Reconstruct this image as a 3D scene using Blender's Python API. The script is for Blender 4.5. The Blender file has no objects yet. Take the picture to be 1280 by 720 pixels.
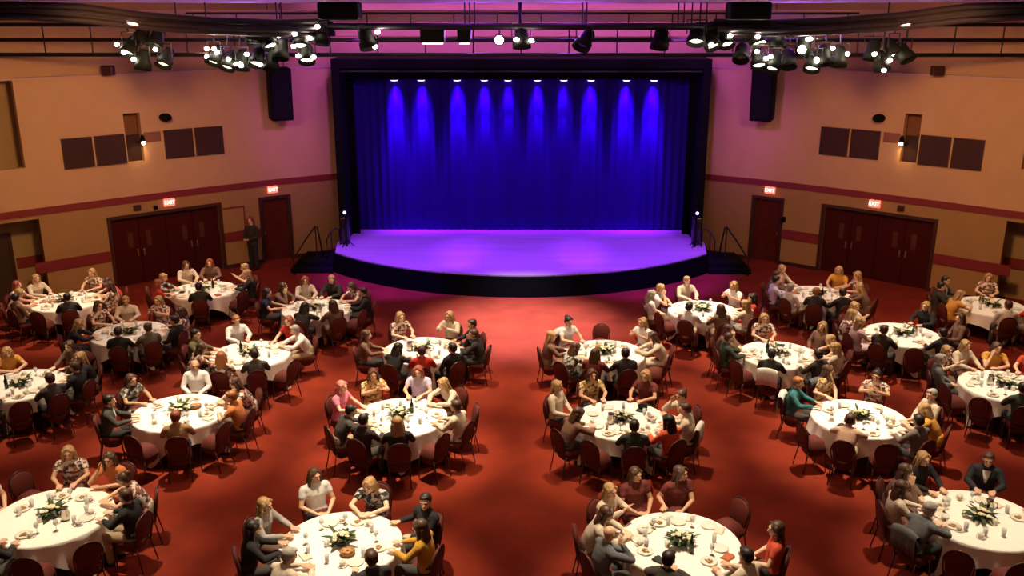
import bpy, bmesh, math, random
from mathutils import Vector, Matrix, Euler
PI = math.pi
random.seed(7)
scene = bpy.context.scene
COL = scene.collection

# ------------------------------------------------------------ camera, world, lights, exposure
cam_d = bpy.data.cameras.new('camera'); cam = bpy.data.objects.new('camera', cam_d); COL.objects.link(cam)
cam.location = (0, 0, 8.5); cam.rotation_euler = (math.radians(90 - 16.9), 0, math.radians(0.548))
cam_d.sensor_width = 36; cam_d.lens = 36 * 1150 / 1280; cam_d.clip_start = 0.05; cam_d.clip_end = 200
scene.camera = cam
scene.view_settings.view_transform = 'Standard'; scene.view_settings.look = 'None'
scene.view_settings.exposure = 0.0; scene.view_settings.gamma = 1.0
scene.view_settings.use_curve_mapping = False
w = bpy.data.worlds.new('world'); scene.world = w; w.use_nodes = True
w.node_tree.nodes['Background'].inputs[0].default_value = (1.0, 0.50, 0.22, 1)
w.node_tree.nodes['Background'].inputs[1].default_value = 0.035

def lamp(name, typ, loc, target, power, color, **kw):
    d = bpy.data.lights.new(name, typ); d.energy = power; d.color = color
    for k, v in kw.items(): setattr(d, k, v)
    o = bpy.data.objects.new(name, d); COL.objects.link(o); o.location = loc
    dr = Vector(target) - Vector(loc)
    o.rotation_euler = dr.to_track_quat('-Z', 'Y').to_euler()
    return o
WARM = (1.0, 0.82, 0.56)
# ceiling downlights over the tables: (x, y, power)
for x, y, p in [(-7.2, 12.8, 1500), (-2.6, 12.2, 2050), (2.4, 12.2, 1700), (7.3, 12.8, 1300),
                (-6.8, 16.8, 2300), (-2.4, 16.7, 2700), (2.0, 16.6, 1500), (6.7, 16.7, 2300), (-10.8, 18.2, 1200), (10.5, 18.3, 1500),
                (-9.7, 21.5, 2000), (-6.3, 20.1, 1900), (-2.3, 20.4, 2100), (2.0, 20.2, 1900), (6.1, 20.2, 1800), (9.5, 21.6, 2000),
                (-5.5, 23.5, 1900), (4.9, 23.5, 2900), (-9.1, 25.2, 1200), (8.4, 24.9, 1700), (-12.4, 24.0, 1300), (12.6, 23.9, 500)]:
    lamp('table_downlight', 'SPOT', (x * 0.94, y + 0.9, 8.3), (x, y, 0.7), p * 1.95, WARM, spot_size=math.radians(34), spot_blend=0.85, shadow_soft_size=0.15)
# broad warm house light from the ceiling
for x, y, p in [(-9, 8, 40), (0, 8, 60), (9, 8, 25), (-9, 17, 100), (9, 17, 100), (0, 18, 220)]:
    lamp('house_light', 'AREA', (x, y, 8.45), (x, y, 0), p, (1.0, 0.62, 0.32), shape='DISK', size=1.6)
for s in (-1, 1):
    # warm wall washers on both side walls
    lamp('wall_wash', 'SPOT', (s * 8.0, 20.0, 8.3), (s * 13.0, 27.6, 3.3), 1750, (1.0, 0.52, 0.20), spot_size=math.radians(100), spot_blend=1.0, shadow_soft_size=0.6)
    # violet spill beside the stage opening and over it
    lamp('violet_wash', 'SPOT', (s * 4.2, 25.6, 7.8), (s * 7.0, 32.0, 5.0), 1150, (0.56, 0.12, 1.0), spot_size=math.radians(48), spot_blend=1.0, shadow_soft_size=0.3)
    for x in (1.3, 7.6):
        lamp('violet_ceiling', 'SPOT', (s * x, 26.6, 7.9), (s * x, 25.2, 8.66), 420, (0.50, 0.14, 1.0), spot_size=math.radians(150), spot_blend=1.0, shadow_soft_size=0.3)
for x in (-5.4, -2.7, 0, 2.7, 5.4):
    lamp('violet_upper', 'SPOT', (x, 30.3, 8.5), (x, 32.6, 7.6), 330, (0.52, 0.12, 1.0), spot_size=math.radians(140), spot_blend=1.0, shadow_soft_size=0.3)
for x in (-4.2, 0, 4.2):
    # violet front light on the deck
    lamp('deck_wash', 'SPOT', (x, 26.2, 7.75), (x * 0.95, 29.3, 0.7), 7500, (0.19, 0.02, 1.0), spot_size=math.radians(46), spot_blend=0.5, shadow_soft_size=0.2)
for x, y, p in ((-4.5, 18.9, 1300), (4.2, 18.4, 900), (0.0, 15.6, 900), (0.2, 19.5, 1500), (-4.8, 14.6, 500)):
    lamp('floor_pool', 'SPOT', (x * 0.9, y + 0.5, 8.3), (x, y, 0), p, (1.0, 0.78, 0.45), spot_size=math.radians(34), spot_blend=1.0, shadow_soft_size=0.2)
lamp('aisle_wash', 'SPOT', (0, 23.6, 8.3), (0, 24.3, 0), 19000, (0.66, 0.68, 0.90), spot_size=math.radians(46), spot_blend=1.0, shadow_soft_size=0.3)

# ------------------------------------------------------------ materials
MATS = {}
def mat(name, col, rough=0.6, metal=0.0, emit=None, estr=0.0, noise=0.0, nscale=20.0, bump=0.0, trans=0.0, wave=None, spec=0.5):
    if name in MATS: return MATS[name]
    m = bpy.data.materials.new(name); m.use_nodes = True; nt = m.node_tree; b = nt.nodes['Principled BSDF']
    b.inputs['Base Color'].default_value = (*col, 1); b.inputs['Roughness'].default_value = rough; b.inputs['Metallic'].default_value = metal
    b.inputs['Specular IOR Level'].default_value = spec
    if trans: b.inputs['Transmission Weight'].default_value = trans
    if emit: b.inputs['Emission Color'].default_value = (*emit, 1); b.inputs['Emission Strength'].default_value = estr
    if noise or bump:
        tc = nt.nodes.new('ShaderNodeTexCoord'); n = nt.nodes.new('ShaderNodeTexNoise'); n.inputs['Scale'].default_value = nscale; n.inputs['Detail'].default_value = 4
        nt.links.new(tc.outputs['Object'], n.inputs['Vector'])
        if noise:
            r = nt.nodes.new('ShaderNodeValToRGB'); e = r.color_ramp.elements
            e[0].position = 0.3; e[1].position = 0.7
            e[0].color = (*[c * (1 - noise) for c in col], 1); e[1].color = (*[min(1, c * (1 + noise)) for c in col], 1)
            nt.links.new(n.outputs['Fac'], r.inputs['Fac']); nt.links.new(r.outputs['Color'], b.inputs['Base Color'])
        if bump:
            bp = nt.nodes.new('ShaderNodeBump'); bp.inputs['Strength'].default_value = bump; bp.inputs['Distance'].default_value = 0.02
            nt.links.new(n.outputs['Fac'], bp.inputs['Height']); nt.links.new(bp.outputs['Normal'], b.inputs['Normal'])
    MATS[name] = m
    return m
def patterned(name, ca, cb, cc, scale=22.0):
    """printed cloth: small irregular patches of three dyes"""
    if name in MATS: return MATS[name]
    m = mat(name, ca, 0.85); nt = m.node_tree; b = nt.nodes['Principled BSDF']
    tc = nt.nodes.new('ShaderNodeTexCoord'); v = nt.nodes.new('ShaderNodeTexVoronoi'); v.inputs['Scale'].default_value = scale
    nt.links.new(tc.outputs['Object'], v.inputs['Vector'])
    sep = nt.nodes.new('ShaderNodeSeparateColor'); nt.links.new(v.outputs['Color'], sep.inputs['Color'])
    r = nt.nodes.new('ShaderNodeValToRGB'); r.color_ramp.interpolation = 'CONSTANT'; e = r.color_ramp.elements
    e[0].color = (*ca, 1); e[1].position = 0.45; e[1].color = (*cb, 1); x = e.new(0.75); x.color = (*cc, 1)
    nt.links.new(sep.outputs[0], r.inputs['Fac']); nt.links.new(r.outputs['Color'], b.inputs['Base Color'])
    return m

# ------------------------------------------------------------ mesh helpers
def link_obj(name, me, m=None, parent=None, loc=None, rot=None):
    o = bpy.data.objects.new(name, me); COL.objects.link(o)
    if m is not None and me is not None:
        if len(me.materials) == 0: me.materials.append(m)
        else:
            o.material_slots[0].link = 'OBJECT'; o.material_slots[0].material = m
    if parent: o.parent = parent
    if loc is not None: o.location = loc
    if rot is not None: o.rotation_euler = rot
    return o
def tag(o, label=None, cat=None, group=None, kind=None):
    if label: o['label'] = label
    if cat: o['category'] = cat
    if group: o['group'] = group
    if kind: o['kind'] = kind
    elif cat: o['kind'] = 'thing'
    return o
def thing(name, label, cat, loc=(0, 0, 0), rz=0.0, group=None):
    o = bpy.data.objects.new(name, None); COL.objects.link(o); o.location = loc; o.rotation_euler = (0, 0, rz)
    o.empty_display_size = 0.1
    return tag(o, label, cat, group)
def to_mesh(name, bm, smooth=True):
    bmesh.ops.recalc_face_normals(bm, faces=bm.faces)
    me = bpy.data.meshes.new(name); bm.to_mesh(me); bm.free()
    if smooth: me.polygons.foreach_set('use_smooth', [True] * len(me.polygons))
    return me
def obj(name, bm, m, parent=None, smooth=False, loc=None, rot=None):
    return link_obj(name, to_mesh(name, bm, smooth), m, parent, loc, rot)
def add_box(bm, x0, x1, y0, y1, z0, z1, bev=0.0, M=None):
    r = bmesh.ops.create_cube(bm, size=1.0)
    vs = r['verts']
    for v in vs: v.co = Vector(((x0 + x1) / 2 + v.co.x * (x1 - x0), (y0 + y1) / 2 + v.co.y * (y1 - y0), (z0 + z1) / 2 + v.co.z * (z1 - z0)))
    if bev:
        es = list({e for v in vs for e in v.link_edges})
        rr = bmesh.ops.bevel(bm, geom=es, offset=bev, segments=2, affect='EDGES', profile=0.5)
        vs = list({v for f in rr['faces'] for v in f.verts} | {v for v in vs if v.is_valid})
    if M is not None:
        for v in vs: v.co = M @ v.co
    return vs
def add_ell(bm, c, r, M=None, u=14, v=9):
    mm = Matrix.Translation(c) @ Matrix.Diagonal((r[0], r[1], r[2], 1))
    if M is not None: mm = M @ mm
    return bmesh.ops.create_uvsphere(bm, u_segments=u, v_segments=v, radius=1.0, matrix=mm)['verts']
def frame_of(d, up=Vector((0, 0, 1))):
    d = d.normalized()
    if abs(d.dot(up)) > 0.97: up = Vector((0, 1, 0)) if abs(d.y) < 0.9 else Vector((1, 0, 0))
    s = d.cross(up).normalized(); u = s.cross(d).normalized()
    return s, u
def add_loft(bm, pts, rad, seg=12, side=None, cap=True, M=None, n=2.0):
    """elliptical sections rad[i]=(a,b) or r along pts, rounded ends; side = fixed direction of the a axis"""
    P = [Vector(p) for p in pts]; R = [(r, r) if not isinstance(r, (tuple, list)) else r for r in rad]
    rings = []
    secs = []
    for i, p in enumerate(P):
        d = (P[min(i + 1, len(P) - 1)] - P[max(i - 1, 0)])
        if side is not None:
            d = d.normalized(); s = Vector(side); s = (s - d * s.dot(d)).normalized(); u = s.cross(d).normalized()
        else: s, u = frame_of(d)
        secs.append((p, s, u, d.normalized(), R[i]))
    full = []
    if cap:
        p, s, u, d, r = secs[0]; k = min(r)
        full.append((p - d * k * 0.9, s, u, (r[0] * 0.35, r[1] * 0.35))); full.append((p - d * k * 0.55, s, u, (r[0] * 0.82, r[1] * 0.82)))
    full += [(p, s, u, r) for p, s, u, d, r in secs]
    if cap:
        p, s, u, d, r = secs[-1]; k = min(r)
        full.append((p + d * k * 0.55, s, u, (r[0] * 0.82, r[1] * 0.82))); full.append((p + d * k * 0.9, s, u, (r[0] * 0.35, r[1] * 0.35)))
    allv = []
    for p, s, u, r in full:
        ring = []
        for k in range(seg):
            a = 2 * PI * k / seg; c, q = math.cos(a), math.sin(a)
            if n != 2.0: c = math.copysign(abs(c) ** (2 / n), c); q = math.copysign(abs(q) ** (2 / n), q)
            co = p + s * (r[0] * c) + u * (r[1] * q)
            if M is not None: co = M @ co
            ring.append(bm.verts.new(co))
        rings.append(ring); allv += ring
    for a, b in zip(rings, rings[1:]):
        for k in range(seg): bm.faces.new((a[k], a[(k + 1) % seg], b[(k + 1) % seg], b[k]))
    bm.faces.new(list(reversed(rings[0]))); bm.faces.new(rings[-1])
    return allv
def add_tube(bm, pts, r, seg=8, M=None):
    return add_loft(bm, pts, [r] * len(pts), seg=seg, cap=False, M=M)
def add_lathe(bm, prof, seg=24, c=(0, 0, 0), M=None):
    rings = []
    for r, z in prof:
        if r < 1e-5: rings.append([bm.verts.new((c[0], c[1], c[2] + z))])
        else: rings.append([bm.verts.new((c[0] + r * math.cos(2 * PI * k / seg), c[1] + r * math.sin(2 * PI * k / seg), c[2] + z)) for k in range(seg)])
    for a, b in zip(rings, rings[1:]):
        for k in range(seg):
            k2 = (k + 1) % seg
            if len(a) == 1 and len(b) == 1: continue
            if len(a) == 1: bm.faces.new((a[0], b[k], b[k2]))
            elif len(b) == 1: bm.faces.new((a[k], b[0], a[k2]))
            else: bm.faces.new((a[k], b[k], b[k2], a[k2]))
    vs = [v for r in rings for v in r]
    if M is not None:
        for v in vs: v.co = M @ v.co
    return vs
def fuse(name, bm, voxel, smooth_it=4):
    """one continuous surface out of overlapping volumes"""
    bmesh.ops.recalc_face_normals(bm, faces=bm.faces)
    me = bpy.data.meshes.new(name); bm.to_mesh(me); bm.free()
    o = bpy.data.objects.new('tmp', me); COL.objects.link(o)
    r = o.modifiers.new('r', 'REMESH'); r.mode = 'VOXEL'; r.voxel_size = voxel; r.use_smooth_shade = True
    if smooth_it:
        s = o.modifiers.new('s', 'SMOOTH'); s.factor = 0.5; s.iterations = smooth_it
    dg = bpy.context.evaluated_depsgraph_get()
    out = bpy.data.meshes.new_from_object(o.evaluated_get(dg)); out.name = name
    bpy.data.objects.remove(o); bpy.data.meshes.remove(me)
    out.polygons.foreach_set('use_smooth', [True] * len(out.polygons))
    return out
# ------------------------------------------------------------ the room
M_wall = mat('wall_paint', (0.62, 0.37, 0.17), 0.8, noise=0.03, nscale=1.5)
M_wall_low = mat('wall_paint_lower', (0.40, 0.225, 0.075), 0.8, noise=0.04, nscale=1.5)
M_band = mat('burgundy_band', (0.22, 0.02, 0.02), 0.5)
M_wood = mat('dark_red_wood', (0.055, 0.004, 0.002), 0.6, spec=0.15, noise=0.15, nscale=6)
M_wood2 = mat('brown_wood', (0.10, 0.014, 0.006), 0.6, spec=0.15, noise=0.15, nscale=6)
M_casing = mat('dark_casing', (0.05, 0.012, 0.006), 0.5)
M_panel = mat('acoustic_panel', (0.055, 0.018, 0.014), 0.95, noise=0.2, nscale=60)
M_black = mat('black_paint', (0.004, 0.004, 0.004), 0.7, spec=0.1)
M_blackfab = mat('black_cloth', (0.004, 0.004, 0.005), 0.95, spec=0.05)
M_steel = mat('dark_steel', (0.05, 0.045, 0.04), 0.45, metal=0.6)
M_brass = mat('brushed_metal', (0.5, 0.42, 0.3), 0.35, metal=0.9)
M_pipe = mat('dark_pipe', (0.018, 0.010, 0.010), 0.5, metal=0.3)
M_carpet = mat('red_carpet', (0.22, 0.027, 0.011), 0.95, noise=0.18, nscale=1.3, spec=0.15)
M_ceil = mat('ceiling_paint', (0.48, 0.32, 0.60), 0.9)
M_soffit = mat('soffit_paint', (0.62, 0.38, 0.30), 0.8)

WP = [(6.4, 32.65), (8.5, 31.35), (10.55, 29.75), (12.5, 28.05), (14.1, 26.6), (15.1, 25.7), (18.2, 22.7), (20.5, 19.0)]
SEG = []
L_ = 0.0
for (a, b), (c, d) in zip(WP, WP[1:]):
    l = math.hypot(c - a, d - b); SEG.append((L_, l, Vector((a, b)), Vector(((c - a) / l, (d - b) / l)))); L_ += l
WLEN = L_
NRM = []
for i in range(len(WP)):
    t = Vector((0, 0))
    if i > 0: t += SEG[i - 1][3]
    if i < len(SEG): t += SEG[i][3]
    t.normalize(); NRM.append(Vector((-t.y, t.x)))      # points out of the room (right-hand wall)
def wpos(s, off=0.0, side=1):
    """point on a side wall at arc length s from the stage, off metres behind its face"""
    for i, (l0, l, p, t) in enumerate(SEG):
        if s <= l0 + l or i == len(SEG) - 1:
            k = (s - l0) / l; q = p + t * (s - l0); n = (NRM[i] * (1 - k) + NRM[i + 1] * k).normalized()
            q = q + n * off
            return Vector((q.x * side, q.y)), Vector((n.x * side, n.y)), Vector((t.x * side, t.y))
def patch(bm, side, s0, s1, z0, z1, o0, o1):
    """curved slab of wall between arc lengths s0..s1, heights z0..z1, from off o0 (face) to o1 (back)"""
    ss = [s0 + (s1 - s0) * k / max(1, math.ceil((s1 - s0) / 0.5)) for k in range(max(1, math.ceil((s1 - s0) / 0.5)) + 1)]
    ss = sorted(set(ss + [l0 for l0, *_ in SEG if s0 < l0 < s1]))
    secs = []
    for s in ss:
        a, _, _ = wpos(s, o0, side); b, _, _ = wpos(s, o1, side)
        secs.append([bm.verts.new((a.x, a.y, z0)), bm.verts.new((a.x, a.y, z1)), bm.verts.new((b.x, b.y, z1)), bm.verts.new((b.x, b.y, z0))])
    for p, q in zip(secs, secs[1:]):
        for k in range(4): bm.faces.new((p[k], p[(k + 1) % 4], q[(k + 1) % 4], q[k]))
    bm.faces.new(secs[0]); bm.faces.new(secs[-1])

bm = bmesh.new(); add_box(bm, -24, 24, -3, 35.2, -0.2, 0); tag(obj('floor', bm, M_carpet), kind='structure')
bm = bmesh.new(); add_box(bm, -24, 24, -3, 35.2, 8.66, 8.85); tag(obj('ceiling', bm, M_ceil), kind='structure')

SN = {-1: 'left', 1: 'right'}
trim_i = 0
for sd in (-1, 1):
    bm = bmesh.new(); T = 0.25
    # lower zone z 0..2.87, openings: door 2.05-3.0, double door 4.5-8.0, alcove 10.0-13.4
    for s0, s1 in ((0, 2.05), (3.0, 4.5), (8.0, 10.0), (13.4, WLEN)): patch(bm, sd, s0, s1, 0, 2.55, 0, T)
    for s0, s1 in ((2.05, 3.0), (4.5, 8.0)): patch(bm, sd, s0, s1, 2.2, 2.55, 0, T)
    patch(bm, sd, 0, WLEN, 2.55, 2.70, 0, T)
    tag(obj('wall_lower_' + SN[sd], bm, M_wall_low), kind='structure')
    bm = bmesh.new(); patch(bm, sd, 0, WLEN, 2.70, 3.92, 0, T)
    # middle zone with the tall niche at 6.72-7.22 (z 3.92..5.42)
    patch(bm, sd, 0, 6.72, 3.92, 6.62, 0, T); patch(bm, sd, 7.22, 10.15, 3.92, 6.62, 0, T)
    patch(bm, sd, 6.72, 7.22, 5.42, 6.62, 0, T); patch(bm, sd, 10.15, WLEN, 3.92, 4.08, 0, T)
    # upper zone, set back a little
    patch(bm, sd, 0, WLEN, 6.62, 8.66, 0.12, T + 0.1)
    wall = obj('wall_' + SN[sd], bm, M_wall); tag(wall, kind='structure')
    bm = bmesh.new()
    patch(bm, sd, 9.6, 14.0, 0, 2.75, 1.0, 1.1); patch(bm, sd, 9.6, WLEN, 4.0, 6.7, 0.7, 0.8)
    patch(bm, sd, 9.6, WLEN, 2.75, 2.8, 0.2, 1.1); patch(bm, sd, 9.6, WLEN, 3.95, 4.0, 0.2, 0.8); patch(bm, sd, 9.6, WLEN, 6.62, 6.68, 0.2, 0.8)
    patch(bm, sd, 9.5, 9.6, 0, 6.7, 0.2, 1.1)
    tag(obj('wall_recess_' + SN[sd], bm, mat('recess_paint', (0.42, 0.28, 0.14), 0.85)), kind='structure')
    bm = bmesh.new(); patch(bm, sd, 6.66, 7.28, 4.72, 5.5, 0.34, 0.4); patch(bm, sd, 6.66, 6.72, 3.86, 5.5, 0.25, 0.34); patch(bm, sd, 7.22, 7.28, 3.86, 5.5, 0.25, 0.34)
    tag(obj('wall_niche_' + SN[sd], bm, mat('niche_brown', (0.22, 0.08, 0.03), 0.85)), kind='structure')
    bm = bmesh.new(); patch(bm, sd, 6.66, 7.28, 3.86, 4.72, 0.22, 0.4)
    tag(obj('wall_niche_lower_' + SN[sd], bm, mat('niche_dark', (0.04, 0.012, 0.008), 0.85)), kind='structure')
    # burgundy bands: one high, one at chair height, broken by the doors
    bm = bmesh.new(); patch(bm, sd, 0, WLEN, 2.66, 2.87, -0.03, 0)
    trim_i += 1; tag(obj('trim_%d' % trim_i, bm, M_band), kind='structure')
    bm = bmesh.new()
    for s0, s1 in ((3.12, 4.38), (8.12, 10.3)): patch(bm, sd, s0, s1, 0.92, 1.24, -0.04, 0)
    trim_i += 1; tag(obj('trim_%d' % trim_i, bm, M_band), kind='structure')
    bm = bmesh.new()
    for s0, s1 in ((0, 1.95), (3.1, 4.4), (8.1, 10.0)): patch(bm, sd, s0, s1, 0, 0.12, -0.02, 0)
    tag(obj('baseboard_' + SN[sd], bm, M_casing), kind='structure')
    bm = bmesh.new(); patch(bm, sd, 0, WLEN, 6.56, 6.62, -0.05, 0.3)
    trim_i += 1; tag(obj('trim_%d' % trim_i, bm, M_soffit), kind='structure')

def wall_box(bm, side, s, z, wd, h, dep, off=0.0, bev=0.0, tilt=0.0):
    """box centred on the wall at (s, z), standing dep metres into the room"""
    p, n, t = wpos(s, off, side)
    M = Matrix.Translation((p.x, p.y, z)) @ Matrix(((t.x, n.x, 0, 0), (t.y, n.y, 0, 0), (0, 0, 1, 0), (0, 0, 0, 1))) @ Matrix.Rotation(tilt, 4, 'X')
    return add_box(bm, -wd / 2, wd / 2, -dep, 0, -h / 2, h / 2, bev, M), M
# doors
door_i = 0
for sd in (-1, 1):
    for s0, s1, leaves in ((2.05, 3.0, 1), (4.5, 8.0, 4)):
        door_i += 1
        d = thing('door_%d' % door_i, None, None); d['kind'] = 'structure'
        bm = bmesh.new()
        patch(bm, sd, s0 - 0.1, s0, 0, 2.3, -0.04, 0.24); patch(bm, sd, s1, s1 + 0.1, 0, 2.3, -0.04, 0.24); patch(bm, sd, s0, s1, 2.2, 2.3, -0.04, 0.24)
        obj('door_frame', bm, M_casing, d)
        wl = (s1 - s0) / leaves
        for k in range(leaves):
            a, b = s0 + k * wl + 0.008, s0 + (k + 1) * wl - 0.008
            bm = bmesh.new(); patch(bm, sd, a, b, 0.01, 2.19, 0.12, 0.17)
            leaf = obj('door_leaf', bm, M_wood2 if leaves == 1 else M_wood, d)
            bm = bmesh.new(); hs = b - 0.09 if k % 2 == 0 else a + 0.09
            wall_box(bm, sd, hs, 1.02, 0.04, 0.22 if leaves > 1 else 0.12, 0.045, 0.12, 0.01)
            obj('door_handle', bm, M_brass, leaf)
            if leaves > 1:
                bm = bmesh.new(); wall_box(bm, sd, (a + b) / 2 + (0.15 if k % 2 == 0 else -0.15), 1.45, 0.16, 0.5, 0.012, 0.12)
                obj('door_window', bm, mat('wired_glass', (0.10, 0.035, 0.02), 0.15), leaf)
# dark doorway inside the left recess
for sd in (-1, 1):
    door_i += 1
    d = thing('door_%d' % door_i, None, None); d['kind'] = 'structure'
    bm = bmesh.new(); patch(bm, sd, 10.7, 12.6, 0, 1.95, 0.96, 1.0); obj('door_leaf', bm, mat('dark_doorway', (0.05, 0.02, 0.012), 0.7), d)
    bm = bmesh.new(); patch(bm, sd, 10.6, 10.7, 0, 2.05, 0.94, 1.0); patch(bm, sd, 10.7, 12.6, 1.95, 2.05, 0.94, 1.0); obj('door_frame', bm, M_casing, d)
    bm = bmesh.new(); patch(bm, sd, 9.62, 10.55, 0.92, 1.24, 0.96, 1.0); trim_i += 1
    tag(obj('trim_%d' % trim_i, bm, M_band), kind='structure')

# wall over and behind the stage
bm = bmesh.new()
add_box(bm, -6.9, 6.9, 32.65, 32.85, 6.9, 8.66)
add_box(bm, -6.95, -6.4, 32.6, 32.85, 0, 8.66); add_box(bm, 6.4, 6.95, 32.6, 32.85, 0, 8.66)
tag(obj('wall_back', bm, M_wall), kind='structure')
bm = bmesh.new()
add_box(bm, -7.0, 7.0, 34.6, 34.8, 0, 7.4); add_box(bm, -7.1, -6.95, 32.85, 34.8, 0, 7.4); add_box(bm, 6.95, 7.1, 32.85, 34.8, 0, 7.4); add_box(bm, -7, 7, 32.85, 34.8, 7.2, 7.4)
tag(obj('wall_stagehouse', bm, M_black), kind='structure')

# acoustic panels and fittings on the side walls
PW = {-1: 'left-hand', 1: 'right-hand'}
ORD = ['nearest the stage', 'second from the stage', 'third from the stage', 'farthest from the stage']
for sd in (-1, 1):
    for k, (s0, s1) in enumerate(((4.14, 5.05), (5.13, 6.05), (7.27, 8.16), (8.23, 9.10))):
        t = thing('acoustic_panel', 'square dark acoustic panel high on the %s wall, %s' % (PW[sd], ORD[k]), 'wall panel', (*wpos((s0 + s1) / 2, 0, sd)[0], 4.38), 0, 'acoustic panels on the %s wall' % PW[sd])
        def loc_(o):
            o.parent = t; o.matrix_parent_inverse = Matrix.Translation(t.location).inverted(); return o
        z0, z1 = 3.92 + (k == 0) * 0.0, 4.82
        bm = bmesh.new(); patch(bm, sd, s0 + 0.02, s1 - 0.02, z0 + 0.02, z1 - 0.02, -0.05, 0); loc_(obj('panel_face', bm, M_panel))
        bm = bmesh.new()
        patch(bm, sd, s0, s1, z0, z0 + 0.025, -0.06, 0); patch(bm, sd, s0, s1, z1 - 0.025, z1, -0.06, 0)
        patch(bm, sd, s0, s0 + 0.025, z0, z1, -0.06, 0); patch(bm, sd, s1 - 0.025, s1, z0, z1, -0.06, 0); loc_(obj('panel_frame', bm, M_casing))
    bm = bmesh.new(); patch(bm, sd, 6.15, 6.66, 4.5, 4.8, -0.04, 0)
    tag(obj('wall_louvre', bm, mat('louvre_brown', (0.25, 0.09, 0.05), 0.7)), 'small brown rectangular louvre between panels on the %s wall' % PW[sd], 'vent')
    # accent lamp in front of the niche
    p, n, t_ = wpos(6.83, -0.35, sd)
    t = thing('accent_lamp', 'small bright lamp on a bracket beside the tall niche, %s wall' % PW[sd], 'lamp', (p.x, p.y, 4.62))
    bm = bmesh.new(); add_tube(bm, [(n.x * 0.62, n.y * 0.62, -0.1), (n.x * 0.1, n.y * 0.1, -0.08), (0, 0, 0)], 0.02); obj('bracket', bm, M_steel, t)
    bm = bmesh.new(); add_loft(bm, [(0, 0, 0.12), (0, 0, 0.0)], [0.05, 0.08], seg=12); obj('lamp_housing', bm, M_black, t, True)
    bm = bmesh.new(); add_ell(bm, (-n.x * 0.05, -n.y * 0.05, -0.08), (0.06, 0.06, 0.06)); obj('bulb', bm, mat('bulb_glow', (1, 0.9, 0.7), 0.4, emit=(1, 0.8, 0.5), estr=18), t, True)
    lamp('accent_light', 'SPOT', (p.x, p.y, 4.5), (p.x + n.x, p.y + n.y, 3.6), 12, (1, 0.6, 0.3), spot_size=math.radians(80), spot_blend=0.8, shadow_soft_size=0.05)
    # rounded wall speaker
    t = thing('wall_speaker', 'small rounded black speaker above the panels on the %s wall' % PW[sd], 'speaker', (*wpos(6.0, 0, sd)[0], 5.24))
    bm = bmesh.new(); n = wpos(6.0, 0, sd)[1]; add_ell(bm, (-n.x * 0.2, -n.y * 0.2, 0), (0.2, 0.16, 0.13)); obj('speaker_body', bm, M_black, t, True)
    bm = bmesh.new(); add_tube(bm, [(0, 0, 0), (-n.x * 0.15, -n.y * 0.15, 0)], 0.03); obj('bracket', bm, M_black, t)
    # flood lamp near the top of the wall
    t = thing('flood_lamp', 'dark flood lamp high above the panels on the %s wall' % PW[sd], 'lamp', (*wpos(7.6, 0, sd)[0], 6.7))
    n = wpos(7.6, 0, sd)[1]
    bm = bmesh.new(); add_box(bm, -0.17, 0.17, -0.12, 0.12, -0.14, 0.14, 0.03, Matrix.Translation((-n.x * 0.35, -n.y * 0.35, 0.05))); obj('lamp_housing', bm, M_casing, t)
    bm = bmesh.new(); add_tube(bm, [(0, 0, 0.15), (-n.x * 0.35, -n.y * 0.35, 0.15)], 0.025); obj('bracket', bm, M_casing, t)
    # exit signs with the word on them
    for s, nm in ((2.57, 'single door'), (6.12, 'double doors')):
        p, n, tt = wpos(s, 0, sd)
        t = thing('exit_sign', 'glowing red exit sign above the %s on the %s wall' % (nm, PW[sd]), 'exit sign', (p.x, p.y, 2.53), 0, 'exit signs over the doors')
        rz = math.atan2(n.y, n.x) - PI / 2
        t.rotation_euler = (0, 0, rz)
        bm = bmesh.new(); add_box(bm, -0.17, 0.17, -0.09, 0, -0.12, 0.12, 0.012); obj('sign_box', bm, mat('exit_face', (0.9, 0.25, 0.2), 0.5, emit=(1.0, 0.16, 0.12), estr=1.6), t)
        cu = bpy.data.curves.new('x', 'FONT'); cu.body = 'EXIT'; cu.size = 0.17; cu.align_x = 'CENTER'; cu.align_y = 'CENTER'; cu.extrude = 0.004
        tmp = bpy.data.objects.new('x', cu); COL.objects.link(tmp)
        me = bpy.data.meshes.new_from_object(tmp.evaluated_get(bpy.context.evaluated_depsgraph_get())); bpy.data.objects.remove(tmp)
        me.materials.clear()
        link_obj('lettering', me, mat('exit_letters', (1, 0.8, 0.7), 0.5, emit=(1.0, 0.62, 0.5), estr=3.0), t, (0, -0.095, 0), (PI / 2, 0, 0))
        bm = bmesh.new(); add_box(bm, -0.03, 0.03, -0.05, 0, 0.12, 0.15); obj('mounting', bm, M_steel, t)
bm = bmesh.new(); wall_box(bm, -1, 7.14, 2.5, 0.22, 0.16, 0.1, 0, 0.015); tag(obj('wall_clock_box', bm, M_casing), 'small dark box on the left wall, left of exit sign', 'wall box')
bm = bmesh.new(); wall_box(bm, -1, 6.57, 2.42, 0.12, 0.12, 0.1, 0, 0.015); tag(obj('sensor_box', bm, M_black), 'tiny black box on left wall beside the double-door exit sign', 'wall box')
bm = bmesh.new(); wall_box(bm, 1, 6.95, 2.5, 0.2, 0.16, 0.1, 0, 0.015); tag(obj('wall_box', bm, M_casing), 'small dark box on right wall over the double doors', 'wall box')
bm = bmesh.new(); wall_box(bm, 1, 3.15, 1.6, 0.12, 0.16, 0.14, 0, 0.015); tag(obj('wall_phone', bm, M_black), 'small black box beside the single door on right wall', 'wall box')
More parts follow.
